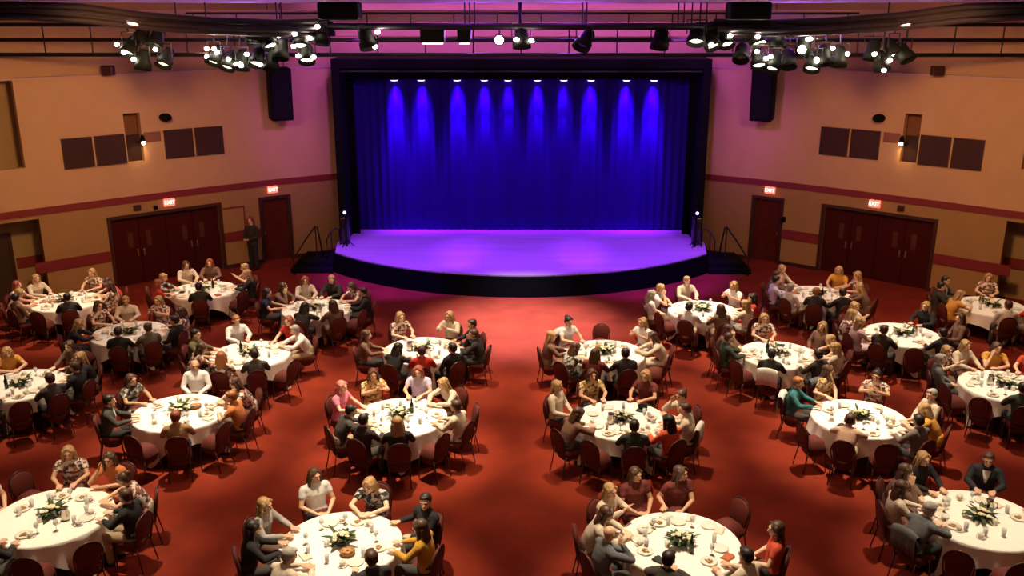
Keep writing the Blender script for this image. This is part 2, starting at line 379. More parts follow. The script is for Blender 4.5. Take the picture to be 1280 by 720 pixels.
# notice frame next to the left double doors
t = thing('notice_frame', 'thin dark frame on left wall between double doors and single door', 'frame', (*wpos(4.0, 0, -1)[0], 1.75))
def onto(o, t=t):
    o.parent = t; o.matrix_parent_inverse = Matrix.Translation(t.location).inverted(); return o
bm = bmesh.new(); patch(bm, -1, 3.66, 4.36, 2.04, 2.1, -0.03, 0); patch(bm, -1, 3.62, 3.66, 1.3, 2.1, -0.03, 0); onto(obj('frame', bm, M_band))
bm = bmesh.new(); patch(bm, -1, 3.66, 4.36, 1.3, 2.04, -0.012, 0); onto(obj('panel', bm, M_wall_low))

# ------------------------------------------------------------ stage
def arc_pts(R, cy, x0, x1, n=48):
    return [(x0 + (x1 - x0) * k / n, cy - math.sqrt(R * R - (x0 + (x1 - x0) * k / n) ** 2)) for k in range(n + 1)]
ST = thing('stage', 'low thrust stage with a curved black front and violet-lit deck', 'stage', (0, 30, 0))
R0, CY = 8.45, 26.96 + 8.45
def prism(bm, outline, z0, z1):
    a = [bm.verts.new((x, y, z0)) for x, y in outline]; b = [bm.verts.new((x, y, z1)) for x, y in outline]
    n = len(a)
    for k in range(n): bm.faces.new((a[k], a[(k + 1) % n], b[(k + 1) % n], b[k]))
    bm.faces.new(b); bm.faces.new(list(reversed(a)))
front = arc_pts(R0, CY, -6.25, 6.25)
bm = bmesh.new(); prism(bm, [(x, y - 30) for x, y in front] + [(6.4, 1.0), (6.4, 2.6), (6.4, 4.5), (-6.4, 4.5), (-6.4, 1.1)], 0.0, 0.66); obj('stage_skirt', bm, M_blackfab, ST)
front2 = arc_pts(R0 - 0.04, CY, -6.2, 6.2)
M_deck = mat('stage_deck_wood', (0.55, 0.42, 0.42), 0.42, noise=0.10, nscale=3.0)
nt = M_deck.node_tree; br = nt.nodes.new('ShaderNodeTexBrick'); br.inputs['Scale'].default_value = 1.0
br.inputs['Color1'].default_value = (0.40, 0.30, 0.32, 1); br.inputs['Color2'].default_value = (0.50, 0.38, 0.40, 1); br.inputs['Mortar'].default_value = (0.28, 0.2, 0.2, 1)
br.inputs['Brick Width'].default_value = 2.4; br.inputs['Row Height'].default_value = 0.14; br.inputs['Mortar Size'].default_value = 0.006
tc = nt.nodes.new('ShaderNodeTexCoord'); nt.links.new(tc.outputs['Object'], br.inputs['Vector']); nt.links.new(br.outputs['Color'], nt.nodes['Principled BSDF'].inputs['Base Color'])
bm = bmesh.new(); prism(bm, [(x, y - 30) for x, y in front2] + [(6.39, 1.1), (6.39, 4.4), (-6.39, 4.4), (-6.39, 1.1)], 0.66, 0.70); obj('stage_deck', bm, M_deck, ST)
for sd in (-1, 1):
    t = thing('stage_steps', 'low black steps at the %s end of the stage' % ('left' if sd < 0 else 'right'), 'steps', (sd * 6.9, 30.4, 0))
    for k, (hh, ext) in enumerate(((0.30, 0.0), (0.16, 0.30))):
        bm = bmesh.new(); add_box(bm, -0.62 if sd > 0 else -0.62 - ext * 0.6, 0.62 + (ext * 0.6 if sd > 0 else 0), -0.5 - ext, 1.0 - k * 0.02, 0.0, hh, 0.01); obj('step', bm, M_black, t)
    nm = 'left' if sd < 0 else 'right'
    t = thing('stair_handrail', 'bent dark handrail on the outer edge of the %s stage steps' % nm, 'handrail', (sd * 7.1, 30.2, 0))
    bm = bmesh.new(); add_tube(bm, [(sd * 0.45, -0.75, 0.0), (sd * 0.44, -0.72, 0.55), (sd * 0.15, 0.0, 1.05), (-sd * 0.12, 0.25, 1.42), (-sd * 0.18, 0.28, 1.40), (-sd * 0.32, 0.35, 0.29)], 0.028); obj('rail', bm, M_pipe, t, True)
    bm = bmesh.new(); add_tube(bm, [(-sd * 0.12, 0.25, 1.42), (-sd * 0.12, 0.25, 0.29)], 0.02); obj('post', bm, M_pipe, t)
    t = thing('inner_handrail', 'curved dark handrail beside the %s edge of the stage opening' % nm, 'handrail', (sd * 6.45, 30.45, 0))
    bm = bmesh.new(); add_tube(bm, [(sd * 0.16, -0.1, 0.29), (sd * 0.15, -0.05, 0.95), (sd * 0.05, 0.1, 1.2), (-sd * 0.12, 0.2, 1.3), (-sd * 0.22, 0.3, 1.25), (-sd * 0.24, 0.3, 0.7)], 0.025); obj('rail', bm, M_pipe, t, True)
    bm = bmesh.new(); add_tube(bm, [(sd * 0.02, 0.12, 0.29), (sd * 0.02, 0.12, 1.22)], 0.018); obj('post', bm, M_pipe, t)
    # light stand with small lamp at the stage edge
    t = thing('light_stand', 'black stand with small white lamp at the %s stage edge' % nm, 'light stand', (sd * 5.95, 30.55, 0.7))
    bm = bmesh.new(); add_tube(bm, [(0, 0, 0), (0, 0, 1.25)], 0.03); obj('pole', bm, M_black, t)
    for k in range(3):
        a = k * 2.1; bm = bmesh.new(); add_tube(bm, [(0, 0, 0.25), (math.cos(a) * 0.25, math.sin(a) * 0.25, 0.015)], 0.015); obj('leg', bm, M_black, t)
    bm = bmesh.new(); add_box(bm, -0.1, 0.1, -0.12, 0.12, 1.05, 1.3, 0.03); obj('lamp_head', bm, M_black, t)
    bm = bmesh.new(); add_ell(bm, (0, -0.12, 1.2), (0.05, 0.03, 0.05)); obj('lamp_lens', bm, mat('lens_cool', (0.8, 0.8, 1), 0.3, emit=(0.75, 0.75, 1.0), estr=4), t, True)
    t = thing('side_speaker', 'slim dark speaker leaning at the %s corner of the deck' % nm, 'speaker', (sd * 6.05, 30.95, 0.7))
    bm = bmesh.new(); add_box(bm, -0.14, 0.14, -0.15, 0.15, 0, 0.95, 0.03); obj('speaker_cabinet', bm, mat('satin_black', (0.03, 0.025, 0.03), 0.25), t)
    bm = bmesh.new(); add_box(bm, -0.1, 0.1, -0.165, -0.15, 0.05, 0.9, 0.005); obj('speaker_grille', bm, M_steel, t)

# drapes
def drape(bm, x0, x1, y, z0, z1, folds, amp, thick=0.02, seedk=0, axis='x'):
    rnd = random.Random(seedk); n = folds * 8; ph = [rnd.uniform(0, 6.28) for _ in range(4)]
    cols = []
    for k in range(n + 1):
        u = k / n; x = x0 + (x1 - x0) * u
        off = amp * math.sin(u * folds * 2 * PI + 0.8 * math.sin(u * 7 + ph[0])) + amp * 0.4 * math.sin(u * folds * 0.37 * 2 * PI + ph[1])
        col = []
        for z, f in ((z0, 1.25), ((z0 + z1) / 2, 1.0), (z1, 0.7)):
            p = (x, y + off * f, z) if axis == 'x' else (y + off * f, x, z)
            q = (x, y + off * f + thick, z) if axis == 'x' else (y + off * f + thick, x, z)
            col.append((bm.verts.new(p), bm.verts.new(q)))
        cols.append(col)
    for a, b in zip(cols, cols[1:]):
        for i in range(2):
            bm.faces.new((a[i][0], b[i][0], b[i + 1][0], a[i + 1][0])); bm.faces.new((a[i][1], a[i + 1][1], b[i + 1][1], b[i][1]))
        bm.faces.new((a[0][0], a[0][1], b[0][1], b[0][0])); bm.faces.new((a[2][0], b[2][0], b[2][1], a[2][1]))
    for c in (cols[0], cols[-1]):
        for i in range(2): bm.faces.new((c[i][0], c[i + 1][0], c[i + 1][1], c[i][1]))
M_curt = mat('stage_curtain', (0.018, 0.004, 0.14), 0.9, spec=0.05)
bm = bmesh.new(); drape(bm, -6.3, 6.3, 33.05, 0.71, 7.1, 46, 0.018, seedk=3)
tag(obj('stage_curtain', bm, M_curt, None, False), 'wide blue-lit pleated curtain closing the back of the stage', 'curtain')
for sd in (-1, 1):
    bm = bmesh.new(); xa, xb = (5.8, 6.35) if sd > 0 else (-6.35, -5.8)
    drape(bm, xa, xb, 32.4, 0.71, 6.6, 4, 0.05, seedk=5 + sd)
    tag(obj('side_curtain', bm, M_blackfab, None, True), 'narrow black leg curtain at the %s side of the stage' % ('left' if sd < 0 else 'right'), 'curtain')
bm = bmesh.new(); drape(bm, -6.05, 6.05, 32.0, 6.2, 6.59, 40, 0.035, seedk=9)
tag(obj('border_curtain', bm, M_blackfab, None, True), 'short black border curtain along the top of the stage', 'curtain')
t = thing('proscenium_frame', 'square black frame around the blue stage opening', 'stage frame', (0, 31.6, 0))
bm = bmesh.new(); add_box(bm, -6.32, -6.06, -0.3, 1.0, 0.70, 6.6); obj('side_pier', bm, M_black, t)
bm = bmesh.new(); add_box(bm, 6.06, 6.32, -0.3, 1.0, 0.70, 6.6); obj('side_pier', bm, M_black, t)
bm = bmesh.new(); add_box(bm, -6.32, 6.32, -0.3, 1.05, 6.6, 6.9); obj('header', bm, M_black, t)
bm = bmesh.new(); add_tube(bm, [(-6.0, -0.33, 6.5), (6.0, -0.33, 6.5)], 0.02); obj('header_pipe', bm, M_steel, t)
# ten stage lamps
LEDX = [-4.38, -3.45, -2.21, -1.27, -0.45, 0.57, 1.48, 2.42, 3.64, 4.59]
NUMW = ['first', 'second', 'third', 'fourth', 'fifth', 'sixth', 'seventh', 'eighth', 'ninth', 'tenth', 'eleventh', 'twelfth']
LEDP = [1.25, 1.15, 1.0, 0.8, 0.55, 0.75, 0.5, 1.0, 1.2, 1.35]
bm = bmesh.new(); add_tube(bm, [(-5.6, 0, 0), (5.6, 0, 0)], 0.03)
tag(obj('lamp_bar', bm, M_steel, None, True, (0, 32.80, 6.40)), 'thin steel bar carrying the blue lamps over the stage', 'pipe')
M_led = mat('led_lens', (0.7, 0.6, 1), 0.3, emit=(0.62, 0.50, 1.0), estr=7)
for k, x in enumerate(LEDX):
    t = thing('stage_lamp', 'blue stage lamp over the curtain, %s from the left' % NUMW[k], 'stage light', (x * 1.01, 32.80, 6.17), 0, 'blue lamps above the stage curtain')
    bm = bmesh.new(); add_lathe(bm, [(0, 0.14), (0.09, 0.13), (0.13, 0.06), (0.15, -0.06), (0.13, -0.06), (0, -0.04)], 16); obj('lamp_housing', bm, M_black, t, True)
    bm = bmesh.new(); add_lathe(bm, [(0, -0.085), (0.10, -0.08), (0.14, -0.06), (0, -0.055)], 16); obj('lamp_lens', bm, M_led, t, True)
    bm = bmesh.new(); add_tube(bm, [(-0.16, 0, 0), (-0.16, 0, 0.2), (0.16, 0, 0.2), (0.16, 0, 0)], 0.012); obj('yoke', bm, M_steel, t)
    for cone, tilt, pw in ((36, 6, 1300), (44, 11, 500), (62, 17, 160)):
        lamp('stage_lamp_light', 'SPOT', (x * 1.01, 32.86, 6.08), (x * 1.01, 32.86 + math.tan(math.radians(tilt)), 5.08), pw * LEDP[k], (0.17, 0.0, 1.0), spot_size=math.radians(cone), spot_blend=0.8, shadow_soft_size=0.03)
    lamp('stage_lamp_light', 'SPOT', (x * 1.01, 32.62, 6.08), (x * 1.01, 32.62 + math.tan(math.radians(9)), 5.08), 2600 * LEDP[k], (0.17, 0.0, 1.0), spot_size=math.radians(25), spot_blend=0.9, shadow_soft_size=0.03)
for x in (-4, 0, 4):
    lamp('curtain_fill', 'SPOT', (x, 31.9, 6.0), (x, 33.0, 1.5), 15, (0.10, 0.0, 1.0), spot_size=math.radians(90), spot_blend=1, shadow_soft_size=0.3)

# speaker columns flanking the stage
for sd in (-1, 1):
    nm = PW[sd]
    t = thing('line_speaker', 'tall black loudspeaker hanging beside the stage on the %s side' % nm, 'speaker', (sd * 8.0, 30.95, 4.95), sd * -0.45)
    bm = bmesh.new(); add_box(bm, -0.36, 0.36, -0.3, 0.3, 0, 1.7, 0.04, Matrix.Rotation(math.radians(3), 4, 'X')); obj('speaker_cabinet', bm, M_black, t)
    bm = bmesh.new(); add_box(bm, -0.31, 0.31, -0.325, -0.29, 0.06, 1.64, 0.01, Matrix.Rotation(math.radians(3), 4, 'X')); obj('speaker_grille', bm, mat('grille', (0.006, 0.005, 0.006), 0.6, spec=0.1, noise=0.4, nscale=90), t)
    bm = bmesh.new(); add_tube(bm, [(-0.2, 0, 1.65), (-0.2, 0, 3.7)], 0.015); add_tube(bm, [(0.2, 0, 1.65), (0.2, 0, 3.7)], 0.015); obj('hanging_cables', bm, M_steel, t)
    # big hung cabinet near the ceiling
    t = thing('hanging_speaker', 'large black cabinet hung at the ceiling, %s of the stage centre' % ('left' if sd < 0 else 'right'), 'speaker', (-4.63 if sd < 0 else 5.78, 24.5, 8.22))
    bm = bmesh.new(); add_box(bm, -0.52, 0.52, -0.35, 0.35, 0, 0.44, 0.06); obj('speaker_cabinet', bm, mat('greenish_black', (0.008, 0.010, 0.006), 0.6, spec=0.1), t)
    bm = bmesh.new(); add_box(bm, -0.45, 0.45, -0.37, -0.34, 0.05, 0.38, 0.02); obj('speaker_grille', bm, mat('grille', (0.006, 0.005, 0.006), 0.6, spec=0.1), t)

# ------------------------------------------------------------ catwalk, pipes and bulkheads over the hall
def beam(name, x0, x1, y0, y1, z0, z1, m, label):
    bm = bmesh.new(); add_box(bm, x0, x1, y0, y1, z0, z1); return tag(obj(name, bm, m), label, 'beam')
beam('ceiling_bulkhead', -11.5, 11.5, 27.8, 28.1, 8.12, 8.46, M_soffit, 'rose-coloured bulkhead across the hall just under the ceiling')
beam('catwalk_edge', -6.9, 6.9, 27.8, 28.2, 7.55, 7.71, mat('catwalk_brown', (0.42, 0.20, 0.12), 0.7), 'narrow brown catwalk edge running across above the stage')
def pipe(name, pts, r, m, label, cat='pipe', grp=None):
    bm = bmesh.new(); add_loft(bm, pts, [r] * len(pts), seg=8, cap=False); return tag(obj(name, bm, m, None, True), label, cat, grp)
RZ = [('top', 8.08), ('middle', 7.68), ('bottom', 7.29)]
t = thing('catwalk_railing', 'long dark guard railing crossing the hall above the stage', 'railing', (0, 25.8, 7.29))
for nm, z in RZ:
    bm = bmesh.new(); add_tube(bm, [(-14.6, 0, z - 7.29), (14.6, 0, z - 7.29)], 0.05 if nm != 'bottom' else 0.055); obj('rail', bm, M_pipe, t, True)
for k in range(23):
    x = -14.3 + k * 1.3
    bm = bmesh.new(); add_tube(bm, [(x, 0.02, 0), (x, 0.02, 0.8)], 0.02); obj('post', bm, M_pipe, t)
t = thing('upper_railing', 'thin rail with short posts just below the ceiling bulkhead', 'railing', (0, 26.8, 8.1))
bm = bmesh.new(); add_tube(bm, [(-9.4, 0, 0.27), (9.4, 0, 0.27)], 0.03); obj('rail', bm, M_pipe, t, True)
for k in range(16):
    x = -9.2 + k * 1.22
    bm = bmesh.new(); add_tube(bm, [(x, 0, -0.05), (x, 0, 0.27)], 0.018); obj('post', bm, M_pipe, t)
pipe('lighting_pipe', [(-6.5, 24.97, 8.04), (6.5, 24.97, 8.04)], 0.08, M_pipe, 'thick dark lighting pipe crossing in front of the stage')
base = [(-12.2, 17.6, 9.05), (-10.55, 20.0, 8.52), (-9.83, 21.3, 8.41), (-9.01, 22.8, 8.22), (-7.88, 23.9, 8.10), (-6.32, 24.7, 8.02), (-5.0, 24.97, 8.04)]
base = [(x, y, min(z, 8.5)) for x, y, z in base]
BO = [(-0.02, 0.05, 0.12, 0.085), (0.06, 0.2, -0.02, 0.10), (-0.1, -0.12, -0.05, 0.08), (0.12, 0.05, -0.17, 0.07), (0.0, 0.4, 0.06, 0.08)]
for sd in (-1, 1):
    for k, (ox, oy, oz, r) in enumerate(BO):
        pts = [((x + ox) * (-sd) , y + oy, min(8.56, z + oz)) for x, y, z in base]
        pipe('curved_pipe', pts, r, M_pipe, '%s curved dark pipe in the bundle at the upper %s' % (['uppermost', 'thickest middle', 'lower', 'lowest', 'rear'][k], 'left' if sd < 0 else 'right'), 'pipe', 'curved pipes at the upper %s' % ('left' if sd < 0 else 'right'))
RODX = [-9.21, -8.41, -6.52, -6.39, -5.33, -1.5, -1.37, -1.24, -0.03, 1.63, 1.74, 4.17, 4.32, 4.53, 4.75, 4.92, 9.71]
for k, x in enumerate(RODX):
    pipe('hanging_rod', [(x, 25.5, 8.0), (x, 25.5, 8.66)], 0.018 if k != 8 else 0.05, M_pipe, 'thin hanging rod between ceiling and pipes, %s from the left' % (NUMW + ['thirteenth', 'fourteenth', 'fifteenth', 'sixteenth', 'seventeenth'])[k], 'rod', 'hanging rods under the ceiling')

# ------------------------------------------------------------ spotlights on the rig
M_lensw = mat('lens_warm', (1, 0.9, 0.75), 0.3, emit=(1.0, 0.82, 0.62), estr=3)
M_lensd = mat('lens_dark', (0.03, 0.03, 0.022), 0.15)
M_star = mat('lens_bright', (1, 0.95, 0.9), 0.3, emit=(1.0, 0.88, 0.8), estr=60)
M_can = mat('spot_body', (0.012, 0.013, 0.008), 0.6, spec=0.1)
can_me = {}
def can_meshes():
    bm = bmesh.new(); add_lathe(bm, [(0, 0.30), (0.08, 0.28), (0.12, 0.20), (0.13, 0.02), (0.16, -0.02), (0.165, -0.16), (0.15, -0.16), (0.14, -0.02), (0, 0.0)], 16); can_me['body'] = to_mesh('body', bm)
    bm = bmesh.new(); add_lathe(bm, [(0, -0.11), (0.10, -0.09), (0.14, -0.06), (0, -0.05)], 16); can_me['lens'] = to_mesh('lens', bm)
    bm = bmesh.new(); add_tube(bm, [(-0.17, 0, 0.06), (-0.17, 0, 0.34), (0.17, 0, 0.34), (0.17, 0, 0.06)], 0.014); can_me['yoke'] = to_mesh('yoke', bm, False)
    bm = bmesh.new(); add_ell(bm, (0.0, 0, 0), (0.045, 0.045, 0.04)); can_me['glow'] = to_mesh('glow', bm)
    for k, mm in (('body', M_can), ('lens', M_lensw), ('yoke', M_steel), ('glow', M_star)): can_me[k].materials.append(mm)
can_meshes()
CL = {'leftmost cluster under the curved pipes': [(-10.32, 7.5, 1), (-10.0, 7.13, 1), (-9.41, 7.2, 1), (-9.96, 7.83, 0), (-9.6, 7.71, 0)],
 'left-hand cluster beside the tall speaker': [(-8.08, 7.26, 1), (-7.73, 7.13, 1), (-7.39, 7.12, 1), (-6.97, 7.22, 1), (-6.6, 7.12, 0), (-7.01, 7.79, 0), (-6.62, 7.67, 1), (-6.33, 7.4, 0), (-5.8, 7.67, 1), (-5.65, 7.3, 1), (-5.24, 7.77, 1)],
 'row above the stage': [(-4.03, 7.66, 1), (0.01, 7.7, 1), (1.65, 7.66, 0), (3.64, 7.68, 0), (4.58, 7.79, 1), (4.96, 7.67, 1)],
 'right-hand cluster beside the tall speaker': [(5.34, 7.71, 1), (5.78, 7.34, 0), (6.13, 7.75, 1), (6.25, 7.18, 1), (6.64, 7.1, 1), (7.03, 7.18, 0), (6.72, 7.71, 1), (7.41, 7.47, 1), (7.67, 7.1, 1), (7.97, 7.26, 0), (8.35, 7.22, 1)],
 'rightmost cluster under the curved pipes': [(9.21, 7.39, 1), (9.47, 7.1, 1), (9.73, 7.47, 0), (10.06, 7.35, 0)]}
rnd = random.Random(4)
for cl, L in CL.items():
    order = sorted(L, key=lambda q: q[0])
    for x, z, on in L:
        k = order.index((x, z, on))
        t = thing('spotlight', 'black spotlight, %s from the left in the %s' % (NUMW[k], cl), 'spotlight', (x, 24.95, z), rnd.uniform(-0.7, 0.7), 'spotlights in the ' + cl)
        t.scale = (1.5, 1.5, 1.25) if 'stage' in cl and cl.startswith('row') else (1.35, 1.35, 1.2)
        tilt = rnd.uniform(-0.75, -0.25)
        hs = link_obj('lamp_housing', can_me['body'], None, t, (0, 0, 0), (tilt, 0, 0))
        o = link_obj('lamp_lens', can_me['lens'], None, hs); o.material_slots[0].link = 'OBJECT'; o.material_slots[0].material = M_lensw if on else M_lensd
        link_obj('yoke', can_me['yoke'], None, t)
        bm = bmesh.new(); add_tube(bm, [(0, 0, 0.34), (0, 0, max(0.36, (8.04 - z) / t.scale[2]))], 0.016); obj('stem', bm, M_steel, t)
        if on:
            for q in range(rnd.choice((1, 2, 3))):
                g = link_obj('glow_leak', can_me['glow'], None, t, (rnd.uniform(-0.16, 0.16), -0.16, rnd.uniform(-0.12, 0.25)))  # glowing dots added to imitate lamp glow leaking from lit housings
for x, z, w_ in ((-2.34, 7.83, 0.64), (-1.5, 7.83, 0.36), (4.79, 7.95, 0.4)):
    t = thing('lamp_box', {-2.34: 'wide black lamp box on the pipe above the stage, left of centre', -1.5: 'smaller square black lamp box on the pipe left of centre', 4.79: 'black lamp box on the pipe above the stage right corner'}[x], 'stage light', (x, 25.2, z))
    bm = bmesh.new(); add_box(bm, -w_ / 2, w_ / 2, -0.18, 0.18, -0.2, 0.2, 0.03); obj('lamp_housing', bm, M_can, t)
    bm = bmesh.new(); add_box(bm, -w_ / 2 + 0.05, w_ / 2 - 0.05, -0.12, 0.12, -0.235, -0.19, 0.01); obj('lamp_lens', bm, M_lensw, t)
